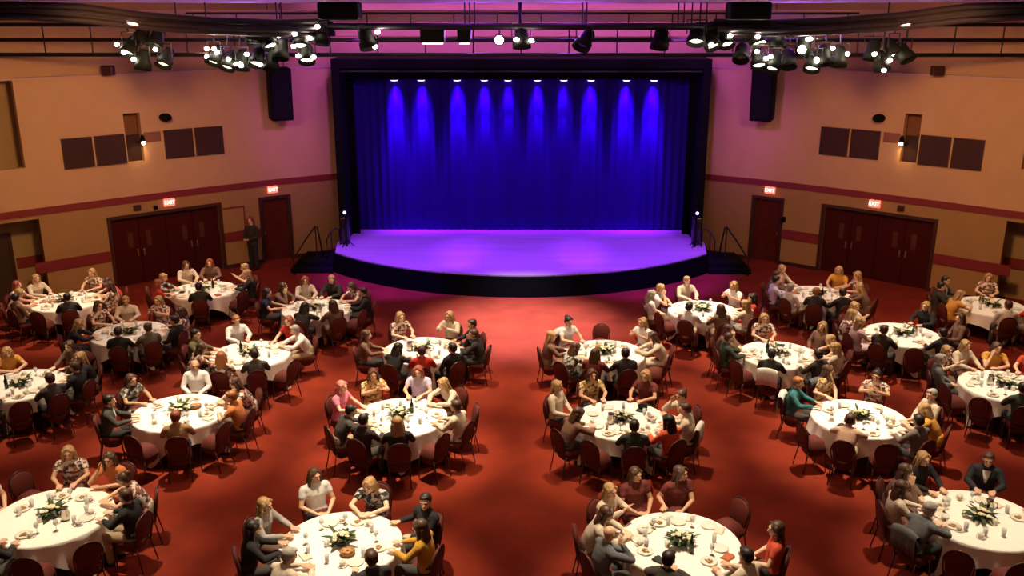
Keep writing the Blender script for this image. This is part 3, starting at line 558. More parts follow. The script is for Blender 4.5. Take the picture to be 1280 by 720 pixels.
# the two brightest bare lamps
for x, z, lb in ((-0.57, 7.72, 'very bright bare lamp at the middle of the lighting pipe'), (7.28, 7.48, 'very bright bare lamp inside the right-hand spotlight cluster')):
    t = thing('bright_lamp', lb, 'lamp', (x, 24.7, z))
    bm = bmesh.new(); add_ell(bm, (0, 0, 0), (0.11, 0.09, 0.11)); obj('bulb', bm, M_star, t, True)
    bm = bmesh.new(); add_loft(bm, [(0, 0.08, 0.0), (0, 0.32, 0.05)], [0.15, 0.09]); add_tube(bm, [(0, 0.25, 0.05), (0, 0.27, 8.04 - z)], 0.02); obj('lamp_housing', bm, M_can, t, True)
TABLES = {
 't1': ((-7.46, 12.92), [
   (23.8, 1, 'D', 'orange', 'S', 'Lbrown'),
   (67.7, 2, 'C', 'floral', 'S', 'Ubrown'),
   (98.2, 3, 'A', 'black', 'K', 'Sbrown'),
   (134.5, 4, 'E'),
   (164.9, 5, 'E'),
   (194.9, 6, 'A', 'black', 'T', 'Sdark'),
   (287.7, 10, 'B', 'white', 'S', 'Lblonde'),
   (317.7, 11, 'E'),
   (347.7, 12, 'A', 'floral', 'S', 'Lblonde'),
 ]),
 't2': ((-2.7, 12.18), [
   (14.6, 12, 'C', 'pattern', 'S', 'Lblonde'),
   (69.3, 2, 'F', 'black', 'T', 'Sdark'),
   (103.6, 3, 'A', 'gold', 'T', 'Lbrown'),
   (149.7, 5, 'A', 'blacksuit', 'T', 'Sbrown'),
   (209.9, 7, 'C', 'cream', 'T', 'Sgrey'),
   (254.2, 8, 'A', 'black', 'T', 'Ldark'),
   (284.2, 9, 'A', 'grey', 'S', 'Lblonde'),
   (332.5, 11, 'B', 'white', 'S', 'Lbrown'),
 ]),
 't3': ((2.42, 12.22), [
   (7.2, 12, 'F', 'maroon', 'S', 'Lbrown'),
   (47.7, 2, 'E'),
   (104.3, 3, 'B', 'redorange', 'S', 'Lbrown'),
   (144.7, 5, 'A', 'cream', 'T', 'Sdark'),
   (198.9, 7, 'C', 'dark', 'T', 'Sdark'),
   (247.2, 8, 'D', 'slate', 'T', 'Bald'),
   (277.2, 9, 'C', 'cream', 'S', 'Lbrown'),
   (307.2, 10, 'G', 'cream', 'S', 'Lblonde'),
   (337.2, 11, 'B', 'maroon', 'S', 'Lbrown'),
 ]),
 't4': ((7.31, 12.97), [
   (28.0, 1, 'A', 'tux', 'T', 'Sbrown'),
   (88.6, 3, 'A', 'cream', 'T', 'Sgrey'),
   (186.9, 6, 'E'),
   (216.9, 7, 'E'),
   (246.9, 8, 'C', 'slate', 'T', 'Sgrey'),
   (276.9, 9, 'A', 'cream', 'S', 'Lbrown'),
   (306.9, 10, 'D', 'brown', 'S', 'Lbrown'),
   (336.9, 11, 'A', 'black', 'S', 'Lblonde'),
 ]),
 't5': ((-6.82, 16.86), [
   (62.1, 2, 'C', 'floral', 'S', 'Lbrown'),
   (101.8, 3, 'D', 'orange', 'S', 'Sginger'),
   (131.8, 4, 'E'),
   (161.8, 5, 'A', 'tan', 'T', 'Sred'),
   (191.8, 6, 'E'),
   (246.8, 8, 'A', 'charcoal', 'T', 'Sdark'),
   (296.2, 10, 'A', 'pattern', 'S', 'Lbrown'),
   (355.1, 12, 'B', 'white', 'T', 'Bald'),
 ]),
 't6': ((-2.37, 16.69), [
   (10.4, 12, 'A', 'lilac', 'S', 'Lred'),
   (48.5, 2, 'C', 'cream', 'S', 'Lblonde'),
   (84.5, 3, 'E'),
   (114.5, 4, 'A', 'cream', 'S', 'Sbrown'),
   (144.5, 5, 'E'),
   (174.5, 6, 'A', 'black', 'T', 'Lblonde'),
   (204.5, 7, 'A', 'dark', 'T', 'Sdark'),
   (234.5, 8, 'C', 'charcoal', 'K', 'Sdark'),
   (288.8, 10, 'A', 'pink', 'S', 'Lpink'),
   (327.4, 11, 'G', 'goldpat', 'S', 'Lbrown'),
 ]),
 't7': ((2.0, 16.59), [
   (27.6, 1, 'A', 'maroon', 'S', 'Lblonde'),
   (81.8, 3, 'D', 'cream', 'S', 'Ubrown'),
   (114.3, 4, 'A', 'cream', 'T', 'Sbrown'),
   (144.3, 5, 'A', 'redorange', 'T', 'Ldark'),
   (176.4, 6, 'A', 'green', 'T', 'Sdark'),
   (206.4, 7, 'E'),
   (236.4, 8, 'C', 'brown', 'S', 'Lbrown'),
   (294.1, 10, 'B', 'cream', 'T', 'Lblonde'),
   (337.2, 11, 'A', 'goldpat', 'S', 'Lbrown'),
 ]),
 't8': ((6.71, 16.71), [
   (31.9, 1, 'G', 'floral', 'S', 'Udark'),
   (86.8, 3, 'B', 'cream', 'T', 'Sgrey'),
   (116.8, 4, 'C', 'amber', 'S', 'Lblonde'),
   (150.0, 5, 'A', 'greysuit', 'T', 'Sdark'),
   (180.0, 6, 'E'),
   (210.0, 7, 'C', 'peach', 'K', 'Sbrown'),
   (240.0, 8, 'E'),
   (302.8, 10, 'A', 'teal', 'T', 'Sginger'),
   (348.7, 12, 'F', 'goldpat', 'S', 'Lbrown'),
 ]),
 't9': ((-10.74, 18.22), [
   (25.8, 1, 'A', 'brown', 'S', 'Lbrown'),
   (65.4, 2, 'D', 'black', 'S', 'Lblonde'),
   (95.4, 3, 'A', 'black', 'T', 'Sbrown'),
   (125.4, 4, 'A', 'charcoal', 'T', 'Sbrown'),
   (155.4, 5, 'E'),
   (185.4, 6, 'A', 'black', 'T', 'Sdark'),
   (320.9, 11, 'C', 'amber', 'S', 'Lblonde'),
 ]),
 't10': ((10.4, 18.37), [
   (14.9, 12, 'D', 'amber', 'S', 'Lbrown'),
   (48.3, 2, 'A', 'redorange', 'S', 'Lred'),
   (164.9, 5, 'F', 'black', 'T', 'Ldark'),
   (194.9, 6, 'A', 'green', 'T', 'Sdark'),
   (224.9, 7, 'E'),
   (254.9, 8, 'E'),
   (284.9, 9, 'B', 'slate', 'T', 'Sgrey'),
   (314.9, 10, 'G', 'floral', 'S', 'Lblonde'),
   (344.9, 11, 'A', 'cream', 'S', 'Lblonde'),
 ]),
 't11': ((-9.75, 21.54), [
   (14.5, 12, 'G', 'floral', 'S', 'Lblonde'),
   (76.8, 3, 'A', 'floral', 'S', 'Lbrown'),
   (106.8, 4, 'B', 'black', 'T', 'Sdark'),
   (136.8, 5, 'A', 'greysuit', 'T', 'Sbrown'),
   (166.8, 6, 'A', 'black', 'T', 'Sdark'),
   (213.6, 7, 'E'),
   (243.6, 8, 'C', 'black', 'T', 'Lblonde'),
   (306.1, 10, 'A', 'floral', 'S', 'Lbrown'),
   (336.1, 11, 'A', 'cream', 'T', 'Sblonde'),
 ]),
 't12': ((-6.32, 20.1), [
   (32.4, 1, 'A', 'red', 'S', 'Lred'),
   (62.4, 2, 'C', 'white', 'K', 'Sgrey'),
   (128.6, 4, 'E'),
   (158.7, 5, 'A', 'charcoal', 'T', 'Sdark'),
   (188.7, 6, 'B', 'floral', 'S', 'Lginger'),
   (232.0, 8, 'C', 'floral', 'S', 'Lbrown'),
   (273.8, 9, 'A', 'olive', 'T', 'Sdark'),
   (330.6, 11, 'A', 'white', 'T', 'Sginger'),
 ]),
 't13': ((-2.31, 20.4), [
   (25.5, 1, 'G', 'cream', 'S', 'Lblonde'),
   (64.5, 2, 'A', 'tux', 'T', 'Sdark'),
   (95.8, 3, 'D', 'black', 'T', 'Sbrown'),
   (144.5, 5, 'B', 'black', 'T', 'Sdark'),
   (174.5, 6, 'A', 'red', 'T', 'Sbrown'),
   (204.5, 7, 'C', 'black', 'T', 'Ldark'),
   (260.4, 9, 'A', 'brown', 'S', 'Lbrown'),
   (329.2, 11, 'A', 'floral', 'S', 'Lblonde'),
 ]),
 't14': ((2.01, 20.25), [
   (47.3, 2, 'G', 'white', 'S', 'Lblonde'),
   (90.7, 3, 'C', 'cream', 'S', 'Lbrown'),
   (120.7, 4, 'E'),
   (166.2, 6, 'A', 'blacksuit', 'T', 'Sdark'),
   (196.2, 7, 'A', 'maroon', 'T', 'Lbrown'),
   (226.2, 8, 'C', 'pattern', 'T', 'Lbrown'),
   (265.2, 9, 'A', 'brown', 'S', 'Lblonde'),
   (318.4, 11, 'A', 'white', 'S', 'Udark'),
   (358.8, 12, 'E'),
 ]),
 't15': ((6.06, 20.2), [
   (60.4, 2, 'B', 'brown', 'S', 'Lblonde'),
   (96.8, 3, 'C', 'goldpat', 'S', 'Lblonde'),
   (126.8, 4, 'A', 'cream', 'S', 'Lblonde'),
   (158.5, 5, 'A', 'dark', 'T', 'Sdark'),
   (203.5, 7, 'A', 'blacksuit', 'T', 'Sdark'),
   (233.5, 8, 'E'),
   (263.5, 9, 'A', 'green', 'T', 'Sbrown'),
   (293.5, 10, 'D', 'brown', 'S', 'Lbrown'),
   (357.0, 12, 'A', 'floral', 'S', 'Lblonde'),
 ]),
 't16': ((9.47, 21.6), [
   (45.7, 2, 'A', 'black', 'S', 'Lblonde'),
   (93.9, 3, 'B', 'brown', 'T', 'Lbrown'),
   (160.1, 5, 'A', 'black', 'T', 'Sdark'),
   (190.1, 6, 'E'),
   (221.5, 7, 'A', 'dark', 'T', 'Sbrown'),
   (252.1, 8, 'A', 'pinkgrey', 'S', 'Lblonde'),
   (282.1, 9, 'D', 'floral', 'S', 'Lblonde'),
   (312.1, 10, 'G', 'white', 'S', 'Lblonde'),
 ]),
 't17': ((-12.55, 24.1), [
   (9.1, 12, 'A', 'floral', 'S', 'Lblonde'),
   (60.8, 2, 'C', 'redorange', 'S', 'Lbrown'),
   (90.8, 3, 'A', 'floral', 'S', 'Lbrown'),
   (120.8, 4, 'E'),
   (150.8, 5, 'A', 'blacksuit', 'T', 'Sdark'),
   (180.8, 6, 'E'),
   (210.8, 7, 'B', 'brown', 'T', 'Sdark'),
   (240.8, 8, 'C', 'peach', 'S', 'Lblonde'),
   (270.8, 9, 'A', 'floral', 'S', 'Lred'),
   (300.8, 10, 'A', 'cream', 'S', 'Lblonde'),
 ]),
 't18': ((-9.1, 25.2), [
   (53.2, 2, 'G', 'floral', 'S', 'Lblonde'),
   (85.5, 3, 'A', 'black', 'S', 'Lblonde'),
   (116.3, 4, 'E'),
   (165.7, 6, 'A', 'blacksuit', 'T', 'Sdark'),
   (195.7, 7, 'E'),
   (225.7, 8, 'A', 'red', 'S', 'Lred'),
   (261.4, 9, 'C', 'pattern', 'T', 'Sblonde'),
   (320.9, 11, 'A', 'cream', 'S', 'Lbrown'),
   (350.9, 12, 'A', 'brown', 'S', 'Lred'),
 ]),
 't19': ((-5.49, 23.5), [
   (8.3, 12, 'A', 'dark', 'T', 'Sblonde'),
   (48.4, 2, 'C', 'floral', 'S', 'Lbrown'),
   (87.2, 3, 'A', 'black', 'T', 'Sdark'),
   (117.2, 4, 'E'),
   (147.2, 5, 'A', 'brown', 'S', 'Lbrown'),
   (183.7, 6, 'C', 'dark', 'T', 'Ldark'),
   (268.9, 9, 'A', 'navy', 'S', 'Ldark'),
   (298.9, 10, 'D', 'brown', 'S', 'Lbrown'),
   (334.4, 11, 'A', 'cream', 'S', 'Lred'),
 ]),
 't20': ((4.89, 23.46), [
   (50.6, 2, 'G', 'white', 'S', 'Lblonde'),
   (104.6, 3, 'A', 'red', 'S', 'Ldark'),
   (134.6, 4, 'A', 'cream', 'S', 'Lblonde'),
   (171.5, 6, 'A', 'brown', 'S', 'Lbrown'),
   (207.6, 7, 'A', 'white', 'K', 'Sdark'),
   (237.6, 8, 'E'),
   (267.6, 9, 'B', 'white', 'S', 'Lgrey'),
   (297.6, 10, 'D', 'white', 'S', 'Lblonde'),
   (349.4, 12, 'A', 'cream', 'T', 'Sblonde'),
 ]),
 't21': ((8.4, 24.9), [
   (42.8, 1, 'A', 'gold', 'S', 'Lblonde'),
   (72.8, 2, 'A', 'floral', 'S', 'Lblonde'),
   (127.4, 4, 'C', 'brown', 'S', 'Lblonde'),
   (170.6, 6, 'A', 'black', 'T', 'Sdark'),
   (200.6, 7, 'A', 'dark', 'T', 'Sginger'),
   (230.6, 8, 'B', 'white', 'K', 'Sgrey'),
   (264.2, 9, 'A', 'lilac', 'T', 'Sdark'),
   (294.2, 10, 'D', 'brown', 'T', 'Sbrown'),
   (324.2, 11, 'A', 'cream', 'S', 'Lblonde'),
 ]),
 't22': ((12.8, 23.9), [
   (20.0, 1, 'A', 'floral', 'S', 'Lblonde'),
   (115.1, 4, 'F', 'black', 'T', 'Ldark'),
   (162.3, 5, 'D', 'red', 'S', 'Lbrown'),
   (192.6, 6, 'B', 'white', 'T', 'Sbrown'),
   (255.9, 9, 'C', 'amber', 'S', 'Lblonde'),
   (285.9, 10, 'A', 'dark', 'T', 'Sdark'),
   (315.9, 11, 'A', 'charcoal', 'T', 'Sdark'),
 ]),
}
# ------------------------------------------------------------ people: seated figures, facing +Y, floor at z = 0
M_eye = mat('eye_dark', (0.03, 0.02, 0.015), 0.3)
M_lip = mat('lip', (0.45, 0.12, 0.10), 0.5)
SKINS = [mat('skin_a', (0.72, 0.42, 0.27), 0.55), mat('skin_b', (0.78, 0.50, 0.34), 0.55), mat('skin_c', (0.62, 0.35, 0.21), 0.55)]
POSES = {   # lean, torso twist, head yaw, head pitch, {side: (elbow, wrist, finger dir)} ; side +1 = figure's right (x>0)
 'A': (4, 0, 0, -6, {1: ((0.25, 0.12, 0.80), (0.13, 0.36, 0.800), (-0.25, 1, 0)), -1: ((-0.25, 0.12, 0.80), (-0.12, 0.35, 0.800), (0.3, 1, 0))}),
 'B': (-4, 0, 14, -4, {1: ((0.25, 0.00, 0.74), (0.08, 0.20, 0.665), (-0.9, 0.4, -0.1)), -1: ((-0.25, 0.00, 0.74), (-0.09, 0.22, 0.66), (0.9, 0.5, -0.1))}),
 'C': (20, 0, -10, -14, {1: ((0.27, 0.30, 0.82), (0.10, 0.47, 0.805), (-0.7, 0.7, 0)), -1: ((-0.27, 0.30, 0.82), (-0.10, 0.45, 0.81), (0.7, 0.6, 0))}),
 'D': (12, 0, 22, -4, {1: ((0.20, 0.34, 0.81), (0.09, 0.24, 1.02), (-0.25, -0.1, 1)), -1: ((-0.26, 0.20, 0.80), (-0.02, 0.38, 0.80), (0.9, 0.2, 0))}),
 'F': (0, 32, 34, -2, {1: ((0.27, 0.05, 0.78), (0.17, 0.31, 0.79), (0.1, 1, 0)), -1: ((-0.23, -0.02, 0.74), (-0.10, 0.20, 0.67), (0.6, 0.6, -0.1))}),
 'G': (5, 0, -8, -4, {1: ((0.25, 0.12, 0.84), (0.055, 0.30, 0.97), (-0.2, 0.6, 0.8)), -1: ((-0.25, 0.12, 0.84), (-0.055, 0.30, 0.965), (0.2, 0.6, 0.8))}),
}
PIV = Vector((0, -0.07, 0.52))
def torso_matrix(lean, twist, f=1.0):
    return Matrix.Translation(PIV) @ Matrix.Rotation(math.radians(-lean * f), 4, 'X') @ Matrix.Rotation(math.radians(twist * f), 4, 'Z') @ Matrix.Translation(-PIV)
SPINE = [(0.50, 0.155, 0.115, 0), (0.57, 0.16, 0.118, 0.1), (0.67, 0.135, 0.098, 0.5), (0.80, 0.150, 0.105, 0.8), (0.90, 0.168, 0.108, 1), (0.975, 0.165, 0.088, 1), (1.015, 0.11, 0.07, 1)]
def tpt(pose, p, f=1.0): return torso_matrix(pose[0], pose[1], f) @ Vector(p)
def head_matrix(pose):
    nk = tpt(pose, (0, -0.045, 1.075))
    # head pitch counters most of the lean, yaw adds to the torso twist
    return Matrix.Translation(nk) @ Matrix.Rotation(math.radians(pose[1] + pose[2]), 4, 'Z') @ Matrix.Rotation(math.radians(pose[3] - pose[0] * 0.25), 4, 'X') @ Matrix.Translation((0, 0.02, 0.115))
def torso(bm, pose, g=0.0, top=True):
    pts, rad = [], []
    for z, a, b, f in SPINE:
        p = torso_matrix(pose[0], pose[1], f) @ Vector((0, -0.065 if z < 0.9 else -0.055, z)); pts.append(p); rad.append((a + g, b + g))
    add_loft(bm, pts, rad, seg=20, side=torso_matrix(pose[0], pose[1] * 0.6) .to_3x3() @ Vector((1, 0, 0)))
    sh = [tpt(pose, (s * 0.165, -0.055, 0.975)) for s in (-1, 1)]
    add_loft(bm, [sh[0], tpt(pose, (0, -0.05, 0.99)), sh[1]], [0.055 + g, 0.07 + g, 0.055 + g], seg=12)
def hand(bm, wv, d, n=Vector((0, 0, 1)), side=1):
    d = Vector(d).normalized(); s = d.cross(n)
    if s.length < 0.2: n = Vector((0, -1, 0)); s = d.cross(n)
    s.normalize(); n = s.cross(d).normalized()
    add_loft(bm, [wv, wv + d * 0.03, wv + d * 0.085], [(0.026, 0.02), (0.038, 0.016), (0.042, 0.013)], seg=12, side=s)
    for k, (o, l) in enumerate(((-0.031, 0.060), (-0.0105, 0.074), (0.0105, 0.070), (0.031, 0.054))):
        a = wv + d * 0.082 + s * o; b = a + d * l * 0.5 + s * o * 0.2 + n * 0.004; c = b + d * l * 0.42 - n * 0.016
        add_loft(bm, [a, b, c], [0.0095, 0.009, 0.0075], seg=8)
    a = wv + d * 0.022 - s * 0.030 * side; b = a - s * 0.028 * side + d * 0.03; c = b + d * 0.034 + s * 0.004 * side
    add_loft(bm, [a, b, c], [0.012, 0.011, 0.009], seg=8)
def arm_pts(pose, s):
    el, wr, d = pose[4][s]; return tpt(pose, (s * 0.18, -0.055, 0.965)), Vector(el), Vector(wr), Vector(d)
def leg_pts(s): return Vector((s * 0.085, -0.04, 0.525)), Vector((s * 0.115, 0.34, 0.515)), Vector((s * 0.12, 0.315, 0.10))
def make_body(key):
    pose = POSES[key]; bm = bmesh.new(); torso(bm, pose)
    H = head_matrix(pose)
    add_loft(bm, [tpt(pose, (0, -0.05, 1.0)), tpt(pose, (0, -0.045, 1.06)), H @ Vector((0, -0.02, -0.05))], [0.062, 0.053, 0.05], seg=14)
    add_ell(bm, (0, -0.008, 0.025), (0.077, 0.095, 0.088), H); add_ell(bm, (0, 0.03, -0.045), (0.056, 0.062, 0.062), H)
    add_ell(bm, (0, 0.062, -0.085), (0.028, 0.026, 0.02), H)
    add_loft(bm, [H @ Vector((0, 0.085, 0.02)), H @ Vector((0, 0.103, -0.022))], [0.010, 0.016], seg=8)
    add_ell(bm, (0, 0.08, 0.035), (0.05, 0.016, 0.010), H)
    for s in (-1, 1): add_ell(bm, (s * 0.078, -0.005, -0.005), (0.010, 0.020, 0.030), H)
    for s in (-1, 1):
        sh, el, wr, d = arm_pts(pose, s)
        add_loft(bm, [sh, sh.lerp(el, 0.5), el], [0.047, 0.042, 0.036], seg=12)
        add_loft(bm, [el, el.lerp(wr, 0.35), wr], [0.037, 0.036, 0.024], seg=12)
        hand(bm, wr, d, side=s)
        hp, kn, an = leg_pts(s)
        add_loft(bm, [hp, hp.lerp(kn, 0.5), kn], [0.082, 0.072, 0.055], seg=14)
        add_loft(bm, [kn, kn.lerp(an, 0.35) + Vector((0, -0.015, 0)), an], [0.054, 0.052, 0.034], seg=12)
        add_loft(bm, [an, Vector((an.x, an.y + 0.02, 0.05)), Vector((an.x * 1.05, an.y + 0.15, 0.035))], [(0.032, 0.035), (0.034, 0.036), (0.036, 0.02)], seg=10)
    me = fuse('person_body_' + key, bm, 0.0075, 3)
    # eyes and mouth belong to the same body mesh
    b2 = bmesh.new(); b2.from_mesh(me); n0 = len(b2.faces)
    for s in (-1, 1): add_ell(b2, (s * 0.030, 0.080, 0.016), (0.013, 0.010, 0.008), H, 8, 6)
    n1 = len(b2.faces); add_ell(b2, (0, 0.088, -0.055), (0.022, 0.008, 0.006), H, 8, 6)
    b2.faces.ensure_lookup_table()
    for i, f in enumerate(b2.faces):
        f.smooth = True
        if i >= n1: f.material_index = 2
        elif i >= n0: f.material_index = 1
    b2.to_mesh(me); b2.free()
    me.materials.append(SKINS[0]); me.materials.append(M_eye); me.materials.append(M_lip)
    return me
def make_top(key, sleeves):
    pose = POSES[key]; bm = bmesh.new(); torso(bm, pose, 0.017)
    for s in (-1, 1):
        sh, el, wr, d = arm_pts(pose, s)
        if sleeves == 'long':
            add_loft(bm, [sh, sh.lerp(el, 0.5), el], [0.066, 0.058, 0.052], seg=12); add_loft(bm, [el, el.lerp(wr, 0.5), el.lerp(wr, 0.9)], [0.052, 0.048, 0.038], seg=12)
        else: add_loft(bm, [sh, sh.lerp(el, 0.4)], [0.064, 0.058], seg=12)
    me = fuse('top', bm, 0.013, 3); me.materials.append(MATS['skin_a']); return me
def make_bottom(kind):
    bm = bmesh.new()
    add_loft(bm, [(0, -0.065, 0.47), (0, -0.065, 0.55), (0, -0.07, 0.64)], [(0.178, 0.135), (0.18, 0.138), (0.158, 0.118)], seg=18, side=(1, 0, 0))
    for s in (-1, 1):
        hp, kn, an = leg_pts(s)
        add_loft(bm, [hp, hp.lerp(kn, 0.5), kn], [0.096, 0.086, 0.070], seg=14)
        if kind == 'T': add_loft(bm, [kn, kn.lerp(an, 0.5), an], [0.068, 0.062, 0.055], seg=12)
        else: add_loft(bm, [kn, kn.lerp(an, 0.45)], [0.072, 0.085], seg=12)
    if kind == 'S':
        add_loft(bm, [(0, 0.0, 0.525), (0, 0.2, 0.52), (0, 0.34, 0.515)], [(0.15, 0.075), (0.165, 0.07), (0.16, 0.062)], seg=16, side=(1, 0, 0))
        add_loft(bm, [(0, 0.345, 0.5), (0, 0.34, 0.32)], [(0.17, 0.065), (0.2, 0.085)], seg=16, side=(1, 0, 0))
    me = fuse('bottom', bm, 0.014, 3); me.materials.append(MATS['skin_a']); return me
def make_shoe(s):
    bm = bmesh.new(); _, _, an = leg_pts(s)
    add_loft(bm, [(an.x, an.y - 0.03, 0.048), (an.x, an.y + 0.05, 0.045), (an.x * 1.05, an.y + 0.17, 0.034)], [(0.038, 0.044), (0.042, 0.042), (0.04, 0.028)], seg=12, side=(1, 0, 0))
    me = to_mesh('shoe', bm); me.materials.append(MATS['skin_a']); return me
def make_hair(style):
    bm = bmesh.new()
    add_ell(bm, (0, -0.026, 0.043), (0.090, 0.098, 0.090))
    if style == 'S':
        add_ell(bm, (0, -0.05, -0.01), (0.082, 0.065, 0.065)); add_ell(bm, (0.01, 0.045, 0.098), (0.06, 0.04, 0.022))
    elif style == 'L':
        add_ell(bm, (0, -0.045, -0.01), (0.094, 0.075, 0.085))
        add_loft(bm, [(0, -0.06, 0.0), (0, -0.075, -0.10), (0, -0.09, -0.21), (0, -0.10, -0.30)], [(0.098, 0.05), (0.105, 0.045), (0.10, 0.035), (0.07, 0.022)], seg=16, side=(1, 0, 0))
        for s in (-1, 1):
            add_loft(bm, [(s * 0.075, 0.01, 0.06), (s * 0.092, 0.0, -0.03), (s * 0.098, -0.005, -0.13), (s * 0.095, 0.015, -0.22)], [0.024, 0.026, 0.028, 0.018], seg=10)
            add_loft(bm, [(s * 0.01, 0.05, 0.11), (s * 0.055, 0.065, 0.075), (s * 0.078, 0.035, 0.02)], [0.02, 0.022, 0.02], seg=8)
    elif style == 'U':
        add_ell(bm, (0, -0.05, -0.005), (0.084, 0.065, 0.07)); add_ell(bm, (0, -0.10, 0.09), (0.048, 0.045, 0.045))
        add_loft(bm, [(-0.06, 0.05, 0.075), (0, 0.065, 0.105), (0.06, 0.05, 0.075)], [0.016, 0.02, 0.016], seg=8)
    me = fuse('hair', bm, 0.009, 2)
    # parted / combed grooves
    me.materials.append(MATS['skin_a']); return me
def make_collar(key, kind):
    pose = POSES[key]; bm = bmesh.new()
    # shirt front wedge lying on the chest
    rows = [(0.80, 0.012), (0.88, 0.03), (0.96, 0.05), (1.01, 0.058)]
    prev = None
    for z, hw in rows:
        ring = []
        for u in (-1, -0.5, 0, 0.5, 1):
            x = u * hw; yb = {0.80: 0.105, 0.88: 0.108, 0.96: 0.088, 1.01: 0.072}[z]
            y = -0.06 + (yb + 0.028) * math.sqrt(max(0, 1 - (x / 0.19) ** 2)) + 0.002
            ring.append((bm.verts.new(tpt(pose, (x, y, z))), bm.verts.new(tpt(pose, (x, y - 0.02, z)))))
        if prev:
            for k in range(4):
                bm.faces.new((prev[k][0], prev[k + 1][0], ring[k + 1][0], ring[k][0])); bm.faces.new((prev[k][1], ring[k][1], ring[k + 1][1], prev[k + 1][1]))
            bm.faces.new((prev[0][0], ring[0][0], ring[0][1], prev[0][1])); bm.faces.new((prev[4][0], prev[4][1], ring[4][1], ring[4][0]))
            last = ring
        else:
            bm.faces.new([a for a, b in ring] + [b for a, b in reversed(ring)])
        prev = ring
    bm.faces.new([a for a, b in prev] + [b for a, b in reversed(prev)])
    me = to_mesh('shirt_front', bm, False); me.materials.append(MATS['skin_a']); return me

BODY = {k: make_body(k) for k in POSES}
TOPS = {(k, s): make_top(k, s) for k in POSES for s in ('long', 'short')}
BOTTOMS = {k: make_bottom(k) for k in ('T', 'S')}
SHOES = {s: make_shoe(s) for s in (-1, 1)}
HAIR = {k: make_hair(k) for k in 'SLU'}
FRONT = {k: make_collar(k, 's') for k in POSES}

def cloth(n, c, rough=0.9): return mat('cloth_' + n, c, rough, noise=0.12, nscale=30)
TOPM = {'black': cloth('black', (0.015, 0.014, 0.016)), 'blacksuit': cloth('suit_black', (0.022, 0.020, 0.022), 0.8), 'tux': cloth('suit_ink', (0.014, 0.014, 0.02), 0.8),
 'dark': cloth('dark', (0.035, 0.025, 0.022)), 'charcoal': cloth('charcoal', (0.06, 0.055, 0.05)), 'greysuit': cloth('grey_suit', (0.16, 0.13, 0.11)),
 'grey': cloth('grey', (0.34, 0.31, 0.29)), 'slate': cloth('slate', (0.13, 0.14, 0.15)), 'navy': cloth('navy', (0.015, 0.018, 0.04)), 'white': cloth('white', (0.78, 0.76, 0.74)),
 'cream': cloth('cream', (0.62, 0.52, 0.40)), 'orange': cloth('orange', (0.58, 0.20, 0.06)), 'amber': cloth('amber', (0.62, 0.30, 0.05)), 'gold': cloth('gold', (0.55, 0.28, 0.03)),
 'maroon': cloth('maroon', (0.16, 0.03, 0.025)), 'redorange': cloth('redorange', (0.60, 0.08, 0.03)), 'red': cloth('red', (0.50, 0.03, 0.02)), 'brown': cloth('brown', (0.17, 0.09, 0.06)),
 'tan': cloth('tan', (0.36, 0.21, 0.11)), 'pink': cloth('pink', (0.68, 0.22, 0.32)), 'lilac': cloth('lilac', (0.62, 0.54, 0.72)), 'teal': cloth('teal', (0.03, 0.15, 0.16)), 'peach': cloth('peach', (0.58, 0.38, 0.27)),
 'green': cloth('green', (0.035, 0.05, 0.03)), 'olive': cloth('olive', (0.13, 0.12, 0.05)), 'pinkgrey': cloth('pinkgrey', (0.55, 0.38, 0.40)),
 'floral': patterned('print_floral', (0.72, 0.62, 0.52), (0.30, 0.10, 0.07), (0.06, 0.05, 0.05)), 'pattern': patterned('print_mono', (0.03, 0.03, 0.03), (0.5, 0.47, 0.42), (0.16, 0.14, 0.12)),
 'goldpat': patterned('print_gold', (0.55, 0.38, 0.12), (0.20, 0.10, 0.04), (0.70, 0.60, 0.42))}
CLOTHW = {'black': 'black top', 'blacksuit': 'black suit', 'tux': 'black suit', 'dark': 'dark jacket', 'charcoal': 'charcoal jacket', 'greysuit': 'grey-brown suit', 'grey': 'grey top', 'slate': 'slate shirt',
 'navy': 'navy top', 'white': 'white top', 'cream': 'cream top', 'orange': 'orange top', 'amber': 'amber top', 'gold': 'golden-yellow top', 'maroon': 'maroon top', 'redorange': 'red-orange top', 'red': 'red top',
 'brown': 'brown top', 'tan': 'tan jacket', 'pink': 'pink top', 'lilac': 'lilac top', 'teal': 'teal shirt', 'peach': 'peach shirt', 'green': 'dark-green jacket', 'olive': 'olive shirt', 'pinkgrey': 'dusty-pink top',
 'floral': 'printed top', 'pattern': 'black-white top', 'goldpat': 'gold-print top'}
HAIRM = {'dark': mat('hair_dark', (0.018, 0.010, 0.007), 0.5, noise=0.3, nscale=60), 'brown': mat('hair_brown', (0.075, 0.032, 0.015), 0.5, noise=0.3, nscale=60),
 'blonde': mat('hair_blonde', (0.40, 0.24, 0.10), 0.5, noise=0.25, nscale=60), 'grey': mat('hair_grey', (0.38, 0.34, 0.30), 0.6, noise=0.2, nscale=60), 'ginger': mat('hair_ginger', (0.36, 0.13, 0.04), 0.5, noise=0.25, nscale=60),
 'red': mat('hair_red', (0.26, 0.06, 0.03), 0.5, noise=0.25, nscale=60), 'pink': mat('hair_pink', (0.62, 0.22, 0.18), 0.5, noise=0.2, nscale=60)}
M_trs = [mat('trousers_black', (0.02, 0.018, 0.018), 0.9), mat('trousers_charcoal', (0.05, 0.045, 0.04), 0.9)]
M_khaki = mat('trousers_khaki', (0.36, 0.26, 0.16), 0.9)
M_skirt = [mat('skirt_black', (0.025, 0.02, 0.02), 0.9), mat('skirt_brown', (0.14, 0.07, 0.05), 0.9), mat('skirt_grey', (0.22, 0.19, 0.17), 0.9)]
M_shoe = mat('shoe_black', (0.02, 0.015, 0.012), 0.35)
